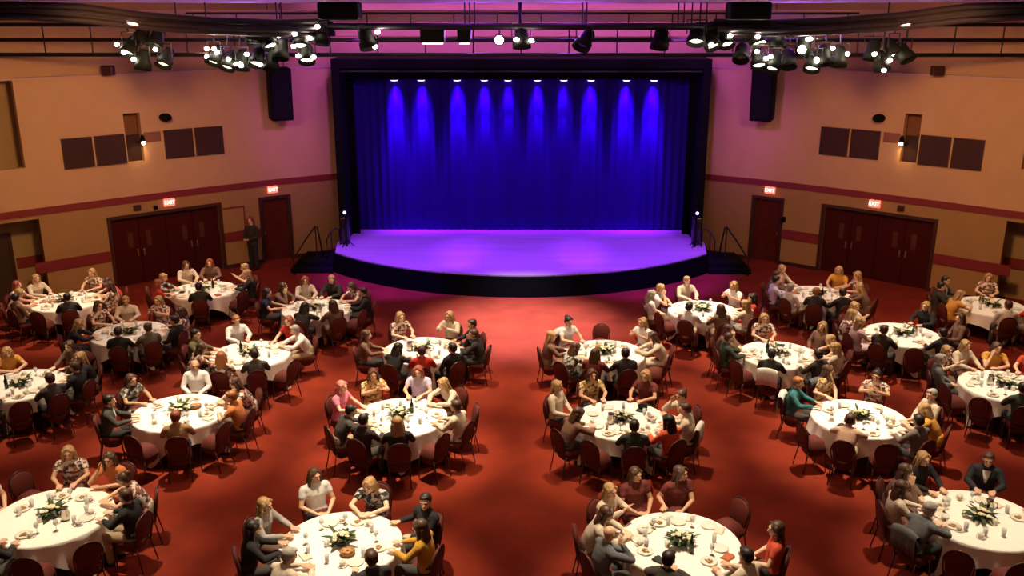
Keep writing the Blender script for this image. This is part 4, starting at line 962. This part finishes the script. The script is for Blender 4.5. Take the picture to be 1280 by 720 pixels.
M_shirt = mat('white_shirt', (0.72, 0.68, 0.62), 0.8)
POSEW = {'A': 'hands on table', 'B': 'hands in lap', 'C': 'leaning forward', 'D': 'hand at chin', 'F': 'turned sideways', 'G': 'clapping hands'}

def swap(o, m):
    o.material_slots[0].link = 'OBJECT'; o.material_slots[0].material = m; return o
def make_person(pose, top, bottom, hair, loc, rz, label, group, rnd):
    t = thing('person', label, 'person', loc, rz, group); t.scale = (1.10, 1.08, 1.03)
    swap(link_obj('body', BODY[pose], None, t), rnd.choice(SKINS))
    long_ = bottom != 'S' or top in ('black', 'cream', 'brown', 'grey')
    swap(link_obj('top', TOPS[(pose, 'long' if long_ else 'short')], None, t), TOPM[top])
    if bottom == 'S': swap(link_obj('skirt', BOTTOMS['S'], None, t), TOPM[top] if rnd.random() < 0.5 else rnd.choice(M_skirt))
    else: swap(link_obj('trousers', BOTTOMS['T'], None, t), M_khaki if bottom == 'K' else rnd.choice(M_trs))
    for s in (-1, 1): swap(link_obj('shoe', SHOES[s], None, t), M_shoe)
    if hair != 'Bald':
        h = swap(link_obj('hair', HAIR[hair[0]], None, t), HAIRM[hair[1:]]); h.matrix_local = head_matrix(POSES[pose])
    if top in ('blacksuit', 'tux', 'greysuit', 'charcoal'):
        swap(link_obj('shirt_front', FRONT[pose], None, t), M_shirt)
    return t
# ------------------------------------------------------------ banquet chairs
M_uph = mat('burgundy_upholstery', (0.12, 0.014, 0.008), 0.8, noise=0.18, nscale=25)
M_frame = mat('chair_frame', (0.10, 0.05, 0.035), 0.35, metal=0.7)
def outline(w0, w1, z0, z1, n=14):
    """half width w0 at the bottom, w1 at the shoulder, rounded crown"""
    pts = [(-w0, z0)]
    zs = z0 + (z1 - z0) * 0.55
    pts.append((-w1, zs))
    for k in range(1, n): a = PI - PI * k / n; pts.append((w1 * math.cos(a) , zs + (z1 - zs) * math.sin(a) ** 0.8))
    pts += [(w1, zs), (w0, z0)]
    return pts
TB = Matrix.Translation((0, -0.20, 0.46)) @ Matrix.Rotation(math.radians(9), 4, 'X') @ Matrix.Translation((0, 0, -0.46))
CH = {}
def chair_meshes():
    bm = bmesh.new(); add_loft(bm, [(0, 0, 0.425), (0, 0, 0.44), (0, 0, 0.475)], [(0.20, 0.19), (0.22, 0.21), (0.215, 0.205)], seg=28, side=(1, 0, 0), n=4.0); CH['seat'] = (to_mesh('seat', bm), M_uph)
    bm = bmesh.new(); o = outline(0.165, 0.20, 0.53, 0.945)
    secs = []
    for y, sc in ((-0.022, 0.93), (-0.012, 1.0), (0.02, 1.0), (0.034, 0.90)):
        secs.append([bm.verts.new(TB @ Vector((x * sc, y, 0.74 + (z - 0.74) * sc))) for x, z in o])
    for a, b in zip(secs, secs[1:]):
        for k in range(len(o)): k2 = (k + 1) % len(o); bm.faces.new((a[k], a[k2], b[k2], b[k]))
    bm.faces.new(secs[0]); bm.faces.new(secs[-1]); CH['backrest'] = (to_mesh('backrest', bm), M_uph)
    bm = bmesh.new(); o2 = outline(0.178, 0.212, 0.40, 0.965); add_tube(bm, [TB @ Vector((x, -0.01, z)) for x, z in o2], 0.0125, 8)
    add_tube(bm, [TB @ Vector((-0.18, -0.01, 0.52)), TB @ Vector((0.18, -0.01, 0.52))], 0.009, 6); CH['back_frame'] = (to_mesh('back_frame', bm), M_frame)
    bm = bmesh.new(); add_tube(bm, [(-0.185, 0.17, 0.415), (-0.19, -0.19, 0.415), (0.19, -0.19, 0.415), (0.185, 0.17, 0.415), (-0.185, 0.17, 0.415)], 0.011, 6); CH['seat_frame'] = (to_mesh('seat_frame', bm), M_frame)
    for k, (x, y, fx, fy) in enumerate(((-0.18, 0.17, -0.20, 0.19), (0.18, 0.17, 0.20, 0.19), (-0.185, -0.19, -0.205, -0.27), (0.185, -0.19, 0.205, -0.27))):
        bm = bmesh.new(); add_loft(bm, [(x, y, 0.42), ((x + fx) / 2, (y + fy) / 2, 0.2), (fx, fy, 0.0)], [0.013, 0.012, 0.010], seg=8, cap=False); CH['leg%d' % k] = (to_mesh('leg', bm), M_frame)
chair_meshes()
CHPROTO = None
def dup(root, loc, rz, label, group=None):
    r = root.copy(); COL.objects.link(r); r.location = loc; r.rotation_euler = (0, 0, rz); r['label'] = label
    if group: r['group'] = group
    for ch in list(root.children):
        c = ch.copy(); COL.objects.link(c); c.parent = r
    return r
def chair(loc, rz, label, group):
    global CHPROTO
    if CHPROTO is None:
        t = thing('banquet_chair', label, 'chair', loc, rz, group)
        for k, (me, m) in CH.items(): link_obj('leg' if k.startswith('leg') else k, me, m, t)
        CHPROTO = t; return t
    return dup(CHPROTO, loc, rz, label, group)

# ------------------------------------------------------------ tables and cloths
R_T = 0.915
M_cloth = mat('white_tablecloth', (0.86, 0.83, 0.76), 0.85, noise=0.02, nscale=5)
M_ply = mat('table_ply', (0.35, 0.22, 0.12), 0.6)
TBL = {}
bm = bmesh.new(); add_lathe(bm, [(0, 0.725), (R_T - 0.01, 0.725), (R_T - 0.003, 0.735), (R_T - 0.003, 0.745), (R_T - 0.01, 0.752), (0, 0.752)], 64); TBL['top'] = to_mesh('top', bm, False)
bm = bmesh.new(); add_tube(bm, [(-0.45, 0, 0.72), (-0.42, 0, 0.015), (0.42, 0, 0.015), (0.45, 0, 0.72)], 0.016); TBL['leg_frame'] = to_mesh('leg_frame', bm, False)
def cloth_mesh(rot, seed, half=1.21):
    rnd = random.Random(seed); bm = bmesh.new(); N = 144
    f1, f2 = rnd.uniform(0, 6.28), rnd.uniform(0, 6.28)
    prof = []
    zt = 0.757
    def drop(a):
        c, s = abs(math.cos(a - rot)), abs(math.sin(a - rot)); return min(0.715, max(0.24, half / max(c, s) - R_T))
    rings = [[bm.verts.new((0, 0, zt))]]
    for r in (0.3, 0.6, 0.85, R_T - 0.008):
        rings.append([bm.verts.new((r * math.cos(2 * PI * k / N), r * math.sin(2 * PI * k / N), zt + 0.0012 * math.sin(7 * r + k * 0.2 + f1))) for k in range(N)])
    for u in (0.0, 0.12, 0.3, 0.5, 0.75, 1.0):
        ring = []
        for k in range(N):
            a = 2 * PI * k / N; d = drop(a)
            fold = 0.018 * math.sin(a * 14 + f1 + 1.3 * math.sin(a * 3 + f2)) + 0.012 * math.sin(a * 23 + f2)
            cor = (d - 0.24) / 0.47       # corners hang in deep flutes
            flute = 0.07 * cor * math.cos((a - rot) * 16)
            r = R_T + 0.006 + u * (0.035 + fold + flute) * (0.4 + 0.6 * u) + (0.02 * u)
            ring.append(bm.verts.new((r * math.cos(a), r * math.sin(a), zt - 0.008 - u * d)))
        rings.append(ring)
    for k in range(N): bm.faces.new((rings[0][0], rings[1][k], rings[1][(k + 1) % N]))
    for a, b in zip(rings[1:], rings[2:]):
        for k in range(N): bm.faces.new((a[k], b[k], b[(k + 1) % N], a[(k + 1) % N]))
    return to_mesh('tablecloth', bm)
CLOTHS = [cloth_mesh(r, 11 + i) for i, r in enumerate((0.15, 0.55, 0.95, 1.3))]

# ------------------------------------------------------------ table things
M_china = mat('white_china', (0.75, 0.70, 0.62), 0.25)
M_food = patterned('leftovers', (0.35, 0.14, 0.05), (0.18, 0.16, 0.05), (0.6, 0.45, 0.25), 60)
M_glass = mat('clear_glass', (0.9, 0.9, 0.88), 0.08, trans=0.35)
M_drink = mat('amber_drink', (0.45, 0.16, 0.03), 0.15)
M_nap = mat('cream_napkin', (0.72, 0.62, 0.50), 0.9)
M_naps = [M_nap, mat('rust_napkin', (0.42, 0.12, 0.05), 0.9), mat('black_napkin', (0.03, 0.03, 0.03), 0.9)]
M_leaf = mat('leaf_green', (0.05, 0.09, 0.025), 0.5)
M_flower = mat('cream_petals', (0.80, 0.70, 0.48), 0.8)
M_wicker = mat('wicker', (0.30, 0.15, 0.06), 0.8, noise=0.3, nscale=80)
IT = {}
bm = bmesh.new(); add_lathe(bm, [(0, 0.004), (0.07, 0.004), (0.085, 0.008), (0.125, 0.018), (0.122, 0.022), (0.083, 0.012), (0, 0.009)], 24); IT['plate'] = to_mesh('plate', bm)
bm = bmesh.new()
r_ = random.Random(2)
for k in range(7): a = k * 0.9; add_ell(bm, (0.035 * math.cos(a) * r_.uniform(.4, 1.3), 0.035 * math.sin(a) * r_.uniform(.4, 1.3), 0.018), (0.026, 0.02, 0.012), None, 8, 6)
IT['food'] = to_mesh('food', bm)
bm = bmesh.new(); add_lathe(bm, [(0, 0.0), (0.028, 0.002), (0.03, 0.01), (0.037, 0.13), (0.035, 0.13), (0.028, 0.014), (0, 0.012)], 14); IT['glass'] = to_mesh('glass', bm)
bm = bmesh.new(); add_lathe(bm, [(0, 0.0), (0.034, 0.001), (0.034, 0.004), (0.005, 0.01), (0.004, 0.08), (0.012, 0.09), (0.038, 0.125), (0.033, 0.18), (0.031, 0.18), (0.035, 0.127), (0.008, 0.094), (0, 0.092)], 14); IT['wine'] = to_mesh('wine', bm)
bm = bmesh.new(); add_lathe(bm, [(0, 0.015), (0.0275, 0.016), (0.032, 0.075), (0, 0.078)], 12); IT['drink'] = to_mesh('drink', bm)
bm = bmesh.new(); add_lathe(bm, [(0, 0.012), (0.03, 0.012), (0.042, 0.03), (0.044, 0.07), (0.041, 0.07), (0.038, 0.03), (0.0, 0.022)], 16); add_tube(bm, [(0.042, 0, 0.062), (0.066, 0, 0.058), (0.062, 0, 0.035), (0.04, 0, 0.03)], 0.005, 6); IT['cup'] = to_mesh('cup', bm)
bm = bmesh.new(); add_lathe(bm, [(0, 0.002), (0.05, 0.003), (0.075, 0.012), (0.073, 0.015), (0.045, 0.008), (0, 0.007)], 20); IT['saucer'] = to_mesh('saucer', bm)
def napkin_mesh(seed):
    bm = bmesh.new(); rnd = random.Random(seed)
    n = 7; g = [[bm.verts.new(((i / n - .5) * 0.19 + rnd.uniform(-.008, .008), (j / n - .5) * 0.14 + rnd.uniform(-.008, .008), 0.012 + 0.022 * abs(math.sin(i * 1.3 + seed) * math.cos(j * 1.1)))) for j in range(n + 1)] for i in range(n + 1)]
    top = [bm.faces.new((g[i][j], g[i + 1][j], g[i + 1][j + 1], g[i][j + 1])) for i in range(n) for j in range(n)]
    r = bmesh.ops.extrude_face_region(bm, geom=top)
    for v in r['geom']:
        if isinstance(v, bmesh.types.BMVert): v.co.z = 0.003
    return to_mesh('napkin', bm)
IT['napkin0'], IT['napkin1'] = napkin_mesh(1), napkin_mesh(4)
bm = bmesh.new(); add_lathe(bm, [(0, 0), (0.075, 0.002), (0.09, 0.02), (0.10, 0.06), (0.094, 0.06), (0.08, 0.022), (0, 0.015)], 24); IT['bowl'] = to_mesh('bowl', bm)
def leaves_mesh(seed, n=34):
    bm = bmesh.new(); rnd = random.Random(seed)
    for k in range(n):
        a = rnd.uniform(0, 6.28); L = rnd.uniform(0.08, 0.17); wd = rnd.uniform(0.018, 0.03); up = rnd.uniform(0.0, 0.9); r0 = rnd.uniform(0.02, 0.09)
        M = Matrix.Translation((r0 * math.cos(a), r0 * math.sin(a), rnd.uniform(0.04, 0.09))) @ Matrix.Rotation(a, 4, 'Z') @ Matrix.Rotation(-up, 4, 'Y')
        prof = [(0, 0.15), (0.25, 0.8), (0.5, 1), (0.75, 0.7), (1, 0.08)]; prev = None
        for u, ww in prof:
            z = -0.04 * u * u
            row = [bm.verts.new(M @ Vector((u * L, -wd * ww, z + 0.006))), bm.verts.new(M @ Vector((u * L, 0, z))), bm.verts.new(M @ Vector((u * L, wd * ww, z + 0.006))), bm.verts.new(M @ Vector((u * L, 0, z - 0.003)))]
            if prev:
                for q in range(4): bm.faces.new((prev[q], prev[(q + 1) % 4], row[(q + 1) % 4], row[q]))
            prev = row
    return to_mesh('leaves', bm)
IT['leaves0'], IT['leaves1'] = leaves_mesh(3), leaves_mesh(8)
bm = bmesh.new()
for k in range(6): a = k * PI / 3; add_ell(bm, (0.017 * math.cos(a), 0.017 * math.sin(a), 0.006), (0.017, 0.013, 0.009), None, 7, 5)
add_ell(bm, (0, 0, 0.014), (0.013, 0.013, 0.011), None, 7, 5); IT['flower'] = to_mesh('flower', bm)
bm = bmesh.new(); add_lathe(bm, [(0, 0), (0.035, 0), (0.04, 0.02), (0.04, 0.09), (0.037, 0.09), (0.034, 0.01), (0, 0.008)], 16); IT['votive'] = to_mesh('votive', bm)
bm = bmesh.new(); add_lathe(bm, [(0, 0.01), (0.03, 0.01), (0.03, 0.05), (0, 0.052)], 14); add_ell(bm, (0, 0, 0.066), (0.006, 0.006, 0.013), None, 8, 6); IT['candle'] = to_mesh('candle', bm)
bm = bmesh.new(); add_lathe(bm, [(0, 0), (0.018, 0), (0.02, 0.03), (0.014, 0.06), (0.016, 0.068), (0, 0.078)], 12); IT['shaker'] = to_mesh('shaker', bm)
bm = bmesh.new(); add_lathe(bm, [(0, 0), (0.06, 0), (0.07, 0.03), (0.075, 0.10), (0.05, 0.19), (0.055, 0.22), (0.05, 0.22), (0, 0.2)], 18); add_tube(bm, [(0.07, 0, 0.06), (0.115, 0, 0.09), (0.11, 0, 0.17), (0.05, 0, 0.2)], 0.009, 6); IT['pot'] = to_mesh('pot', bm)
bm = bmesh.new(); add_lathe(bm, [(0, 0), (0.09, 0), (0.12, 0.05), (0.115, 0.055), (0.085, 0.012), (0, 0.01)], 20); IT['basket'] = to_mesh('basket', bm)
bm = bmesh.new()
for k in range(5): a = k * 1.25; add_ell(bm, (0.05 * math.cos(a), 0.05 * math.sin(a), 0.045), (0.04, 0.028, 0.024), Matrix.Rotation(0, 4, 'Z'), 10, 7)
IT['rolls'] = to_mesh('rolls', bm)
bm = bmesh.new(); add_lathe(bm, [(0, 0), (0.036, 0), (0.038, 0.01), (0.038, 0.18), (0.015, 0.23), (0.014, 0.30), (0, 0.30)], 16); IT['bottle'] = to_mesh('bottle', bm)
M_flame = mat('candle_glow', (1, 0.6, 0.25), 0.5, emit=(1, 0.45, 0.12), estr=3)
M_pot = mat('polished_steel', (0.55, 0.5, 0.42), 0.2, metal=1.0)
M_bottle = mat('dark_glass_bottle', (0.01, 0.02, 0.008), 0.1)
for k, m in (('plate', M_china), ('food', M_food), ('glass', M_glass), ('wine', M_glass), ('drink', M_drink), ('cup', M_china), ('saucer', M_china), ('napkin0', M_nap), ('napkin1', M_nap), ('bowl', M_steel), ('leaves0', M_leaf), ('leaves1', M_leaf),
             ('flower', M_flower), ('votive', M_glass), ('candle', M_flame), ('shaker', M_china), ('pot', M_pot), ('basket', M_wicker), ('rolls', mat('bread', (0.55, 0.30, 0.12), 0.8)), ('bottle', M_bottle)): IT[k].materials.append(m)

def jacket_mesh():
    bm = bmesh.new(); cols = []
    path = [(-0.07, 0.62), (-0.06, 0.78), (-0.045, 0.90), (-0.02, 0.975), (0.02, 0.98), (0.055, 0.92), (0.06, 0.84)]
    for k in range(13):
        u = k / 12 * 2 - 1; x = u * 0.225; crown = -0.05 * u * u
        wav = 0.012 * math.sin(k * 1.9)
        cols.append([(bm.verts.new(TB @ Vector((x * (1.0 + 0.1 * (0.98 - z)), y + wav * (0.98 - z) * 3, z + crown))), bm.verts.new(TB @ Vector((x * (1.0 + 0.1 * (0.98 - z)), y + wav * (0.98 - z) * 3 + (-0.014 if i < 4 else 0.014), z + crown + (0.012 if 2 < i < 5 else 0))))) for i, (y, z) in enumerate(path)])
    for a, b in zip(cols, cols[1:]):
        for i in range(len(path) - 1):
            bm.faces.new((a[i][0], b[i][0], b[i + 1][0], a[i + 1][0])); bm.faces.new((a[i][1], a[i + 1][1], b[i + 1][1], b[i][1]))
        for i in (0, len(path) - 1): bm.faces.new((a[i][0], a[i][1], b[i][1], b[i][0]))
    return to_mesh('draped_jacket', bm)
JACKET = jacket_mesh(); M_jk = [TOPM['white'], TOPM['slate']]; JACKET.materials.append(M_jk[0])
JACKETS = {('t15', 7): 'white jacket hung', ('t8', 10): 'white cardigan hung', ('t14', 11): 'white shawl hung', ('t7', 4): 'white coat hung', ('t8', 12): 'grey jacket hung', ('t4', 8): 'grey coat hung'}
TD = {'t1': 'far-left table of the nearest row', 't2': 'nearest-row table left of the aisle', 't3': 'nearest-row table right of the aisle', 't4': 'far-right table of the nearest row',
 't9': 'far-left table of the second row', 't5': 'second table from left, second row', 't6': 'second-row table left of the aisle', 't7': 'second-row table right of the aisle', 't8': 'second table from right, second row', 't10': 'far-right table of the second row',
 't11': 'far-left table of the third row', 't12': 'second table from left, third row', 't13': 'third-row table left of the aisle', 't14': 'third-row table right of the aisle', 't15': 'second table from right, third row', 't16': 'far-right table of the third row',
 't17': 'far-left table of the stage row', 't18': 'second table from left, stage row', 't19': 'stage-row table left of the aisle', 't20': 'stage-row table right of the aisle', 't21': 'second table from right, stage row', 't22': 'far-right table of the stage row'}
HW = ['', 'one', 'two', 'three', 'four', 'five', 'six', 'seven', 'eight', 'nine', 'ten', 'eleven', 'twelve']
ZT = 0.760
def item(name, mesh, label, cat, loc, rz=0, group=None, m=None):
    o = link_obj(name, IT[mesh], None, None, loc, (0, 0, rz))
    if m: swap(o, m)
    return tag(o, label, cat, group)
for ti, (key, ((cx, cy), seats)) in enumerate(TABLES.items()):
    rnd = random.Random(100 + ti); td = TD[key]
    t = thing('banquet_table', 'round folding table under the cloth, ' + td, 'table', (cx, cy, 0), rnd.uniform(0, 3), 'round banquet tables')
    link_obj('table_top', TBL['top'], M_ply, t)
    for s in (-1, 1): link_obj('leg_frame', TBL['leg_frame'], M_steel, t, (0, s * 0.4, 0))
    c = link_obj('tablecloth', CLOTHS[ti % 4], M_cloth, None, (cx, cy, 0), (0, 0, 0.35 * (ti // 4)))
    tag(c, 'white cloth draped over the ' + td, 'tablecloth', 'white tablecloths')
    far = cy > 23
    for a, hr, *e in seats:
        ar = math.radians(a); dx, dy = math.sin(ar), math.cos(ar)
        seatw = "%s-o'clock seat, %s" % (HW[hr], td)
        empty = e[0] == 'E'
        R = 1.29 + (-0.04 if empty else rnd.uniform(-0.02, 0.05)); 
        rz = -ar + PI + (rnd.uniform(-0.12, 0.12) if not empty else rnd.uniform(-0.35, 0.35))
        loc = (cx + R * dx, cy + R * dy, 0)
        chair(loc, rz, ('empty' if empty else 'occupied') + ' burgundy chair, ' + seatw, 'burgundy banquet chairs')
        if not empty:
            pose, top, bot, hair = e
            make_person(pose, top, bot, hair, (loc[0], loc[1], -0.005), rz, 'person in %s, %s, %s' % (CLOTHW[top], POSEW[pose], seatw), 'seated guests', rnd)
        if (key, hr) in JACKETS:
            j = link_obj('draped_jacket', JACKET, None, None, loc, (0, 0, rz)); tag(j, JACKETS[(key, hr)] + ' over the chair, ' + seatw, 'jacket')
            swap(j, M_jk[0] if 'white' in JACKETS[(key, hr)] else M_jk[1])
        placew = "%s-o'clock place, %s" % (HW[hr], td)
        lat = (dy, -dx)
        def at(r, l): return (cx + dx * r + lat[0] * l, cy + dy * r + lat[1] * l, ZT)
        busy = (not empty) and e[0] in 'AC'
        if rnd.random() < (0.75 if not empty else 0.25) and not (empty and far):
            pr = 0.60 if not empty else 0.72
            p = item('dinner_plate', 'plate', 'white dinner plate at ' + placew, 'plate', at(pr, 0), 0, 'dinner plates')
            if rnd.random() < 0.6: link_obj('food', IT['food'], None, p, (0, 0, 0.004), (0, 0, rnd.uniform(0, 6)))
        if rnd.random() < 0.85:
            if rnd.random() < 0.6:
                g = item('water_glass', 'glass', 'clear tumbler at ' + placew, 'glass', at(0.50, -0.16), 0, 'water glasses')
                if rnd.random() < 0.4: link_obj('drink', IT['drink'], None, g)
            else: item('wine_glass', 'wine', 'stemmed glass at ' + placew, 'glass', at(0.50, -0.16), 0, 'wine glasses')
        q = rnd.random()
        if q < 0.35 and not far:
            s = item('coffee_cup', 'cup', 'white coffee cup at ' + placew, 'cup', at(0.58, 0.19)[:2] + (ZT + 0.004,), rnd.uniform(0, 6), 'coffee cups')
            item('saucer', 'saucer', 'white saucer at ' + placew, 'saucer', at(0.58, 0.19), 0, 'saucers')
        elif q < 0.62:
            item('napkin', 'napkin%d' % rnd.randint(0, 1), 'crumpled napkin at ' + placew, 'napkin', at(0.72 if empty or not busy else 0.56, 0.20), rnd.uniform(0, 6), 'napkins', M_naps[0] if rnd.random() < 0.6 else rnd.choice(M_naps))
    # 
    t = thing('floral_centrepiece', 'leafy centrepiece with cream flowers, ' + td, 'centrepiece', (cx, cy, ZT), rnd.uniform(0, 6), 'floral centrepieces'); t.scale = (1.3, 1.3, 1.2)
    link_obj('bowl', IT['bowl'], None, t); link_obj('leaves', IT['leaves%d' % (ti % 2)], None, t)
    for k in range(11):
        a = k * 0.571 + rnd.uniform(-0.2, 0.2); r = rnd.choice((0.03, 0.075, 0.1)); link_obj('flower', IT['flower'], None, t, (r * math.cos(a), r * math.sin(a), 0.09 + (0.1 - r) * 0.5), (rnd.uniform(-.3, .3), rnd.uniform(-.3, .3), 0))
    a = rnd.uniform(0, 6.28)
    for k, (da, r) in enumerate(((0, 0.24), (2.6, 0.22))):
        left = (math.cos(a + da) < math.cos(a + 2.6 - da))
        v = thing('votive_candle', 'glass votive candle, %s one, %s' % ('left' if left else 'right', td), 'candle', (cx + r * math.cos(a + da), cy + r * math.sin(a + da), ZT), 0, 'votive candles')
        hd = link_obj('holder', IT['votive'], None, v); link_obj('candle', IT['candle'], None, hd)
    b = a + 1.25
    item('salt_shaker', 'shaker', 'white salt shaker by the centrepiece, ' + td, 'shaker', (cx + 0.26 * math.cos(b), cy + 0.26 * math.sin(b), ZT), 0, 'salt shakers')
    if ti % 3 == 0:
        item('coffee_pot', 'pot', 'steel coffee pot near the centrepiece, ' + td, 'coffee pot', (cx + 0.3 * math.cos(b + 3.0), cy + 0.3 * math.sin(b + 3.0), ZT), rnd.uniform(0, 6), 'coffee pots')
    elif ti % 3 == 1:
        v = item('bread_basket', 'basket', 'brown bread basket near the centrepiece, ' + td, 'basket', (cx + 0.33 * math.cos(b + 3.0), cy + 0.33 * math.sin(b + 3.0), ZT), 0, 'bread baskets'); link_obj('bread_rolls', IT['rolls'], None, v)
    else:
        item('wine_bottle', 'bottle', 'dark bottle near the centrepiece, ' + td, 'bottle', (cx + 0.28 * math.cos(b + 3.0), cy + 0.28 * math.sin(b + 3.0), ZT), 0, 'dark bottles')
# black bowl-like bag on one table
t = item('black_bowl', 'bowl', 'black bowl on the far side of the second-row table right of the aisle', 'bowl', (2.48, 17.12, ZT), 0, None, M_black)
# ------------------------------------------------------------ one person standing by the left wall
def standing(loc, rz):
    t = thing('person', 'person in dark clothes standing by the left wall between the doors', 'person', loc, rz); t.scale = (1.15, 1.15, 1.03)
    bm = bmesh.new()
    add_loft(bm, [(0, 0, 0.86), (0, 0, 0.96), (0, 0, 1.08), (0, 0.005, 1.25), (0, 0, 1.38), (0, -0.005, 1.45)], [(0.16, 0.11), (0.165, 0.115), (0.145, 0.10), (0.17, 0.11), (0.175, 0.095), (0.11, 0.07)], seg=18, side=(1, 0, 0))
    H = Matrix.Translation((0, 0.02, 1.645)) @ Matrix.Rotation(0.5, 4, 'Z') @ Matrix.Rotation(-0.12, 4, 'X')
    add_loft(bm, [(0, 0, 1.44), (0, 0, 1.52), (0, 0.0, 1.60)], [0.062, 0.055, 0.052], seg=12)
    add_ell(bm, (0, -0.008, 0.025), (0.077, 0.095, 0.088), H); add_ell(bm, (0, 0.03, -0.045), (0.056, 0.062, 0.062), H); add_ell(bm, (0, 0.062, -0.085), (0.028, 0.026, 0.02), H)
    add_loft(bm, [H @ Vector((0, 0.085, 0.02)), H @ Vector((0, 0.103, -0.022))], [0.010, 0.016], seg=8)
    for s in (-1, 1): add_ell(bm, (s * 0.078, -0.005, -0.005), (0.010, 0.020, 0.030), H)
    arms = {1: (Vector((0.19, 0, 1.39)), Vector((0.27, 0.02, 1.12)), Vector((0.10, 0.22, 1.05)), Vector((-0.8, 0.5, 0))), -1: (Vector((-0.19, 0, 1.39)), Vector((-0.27, 0.0, 1.12)), Vector((-0.09, 0.24, 1.06)), Vector((0.8, 0.5, 0)))}
    for s in (-1, 1):
        sh, el, wr, d = arms[s]
        add_loft(bm, [sh, sh.lerp(el, 0.5), el], [0.048, 0.043, 0.037], seg=12); add_loft(bm, [el, el.lerp(wr, 0.35), wr], [0.037, 0.036, 0.024], seg=12); hand(bm, wr, d, side=s)
        add_loft(bm, [(s * 0.085, 0, 0.90), (s * 0.10, 0.01, 0.48), (s * 0.105, 0, 0.09)], [0.085, 0.056, 0.036], seg=12)
        add_loft(bm, [(s * 0.105, 0, 0.06), (s * 0.12, 0.16, 0.035)], [(0.035, 0.04), (0.036, 0.02)], seg=10)
    me = fuse('person_body_standing', bm, 0.008, 3)
    b2 = bmesh.new(); b2.from_mesh(me); n0 = len(b2.faces)
    for s in (-1, 1): add_ell(b2, (s * 0.030, 0.080, 0.016), (0.013, 0.010, 0.008), H, 8, 6)
    b2.faces.ensure_lookup_table()
    for i, f in enumerate(b2.faces):
        f.smooth = True
        if i >= n0: f.material_index = 1
    b2.to_mesh(me); b2.free(); me.materials.append(SKINS[1]); me.materials.append(M_eye); link_obj('body', me, None, t)
    bm = bmesh.new()
    add_loft(bm, [(0, 0, 0.88), (0, 0, 1.08), (0, 0.005, 1.25), (0, 0, 1.38), (0, -0.005, 1.44)], [(0.185, 0.135), (0.17, 0.12), (0.19, 0.13), (0.19, 0.112), (0.12, 0.085)], seg=18, side=(1, 0, 0))
    for s in (-1, 1):
        sh, el, wr, d = arms[s]; add_loft(bm, [sh, sh.lerp(el, 0.5), el], [0.066, 0.06, 0.053], seg=12); add_loft(bm, [el, el.lerp(wr, 0.5), el.lerp(wr, 0.9)], [0.053, 0.048, 0.038], seg=12)
    me = fuse('top_standing', bm, 0.014, 3); me.materials.append(TOPM['dark']); link_obj('jacket', me, None, t)
    bm = bmesh.new(); add_loft(bm, [(0, 0, 0.84), (0, 0, 0.95)], [(0.175, 0.125), (0.178, 0.128)], seg=18, side=(1, 0, 0))
    for s in (-1, 1): add_loft(bm, [(s * 0.085, 0, 0.88), (s * 0.10, 0.01, 0.48), (s * 0.105, 0, 0.10)], [0.095, 0.075, 0.058], seg=12)
    me = fuse('trousers_standing', bm, 0.014, 3); me.materials.append(M_trs[0]); link_obj('trousers', me, None, t)
    for s in (-1, 1):
        bm = bmesh.new(); add_loft(bm, [(s * 0.105, -0.04, 0.045), (s * 0.11, 0.05, 0.045), (s * 0.12, 0.18, 0.034)], [(0.038, 0.042), (0.042, 0.042), (0.04, 0.028)], seg=12, side=(1, 0, 0)); obj('shoe', bm, M_shoe, t, True)
    h = swap(link_obj('hair', HAIR['L'], None, t), HAIRM['red']); h.matrix_local = H
standing((-9.05, 30.1, 0.003), math.radians(150))
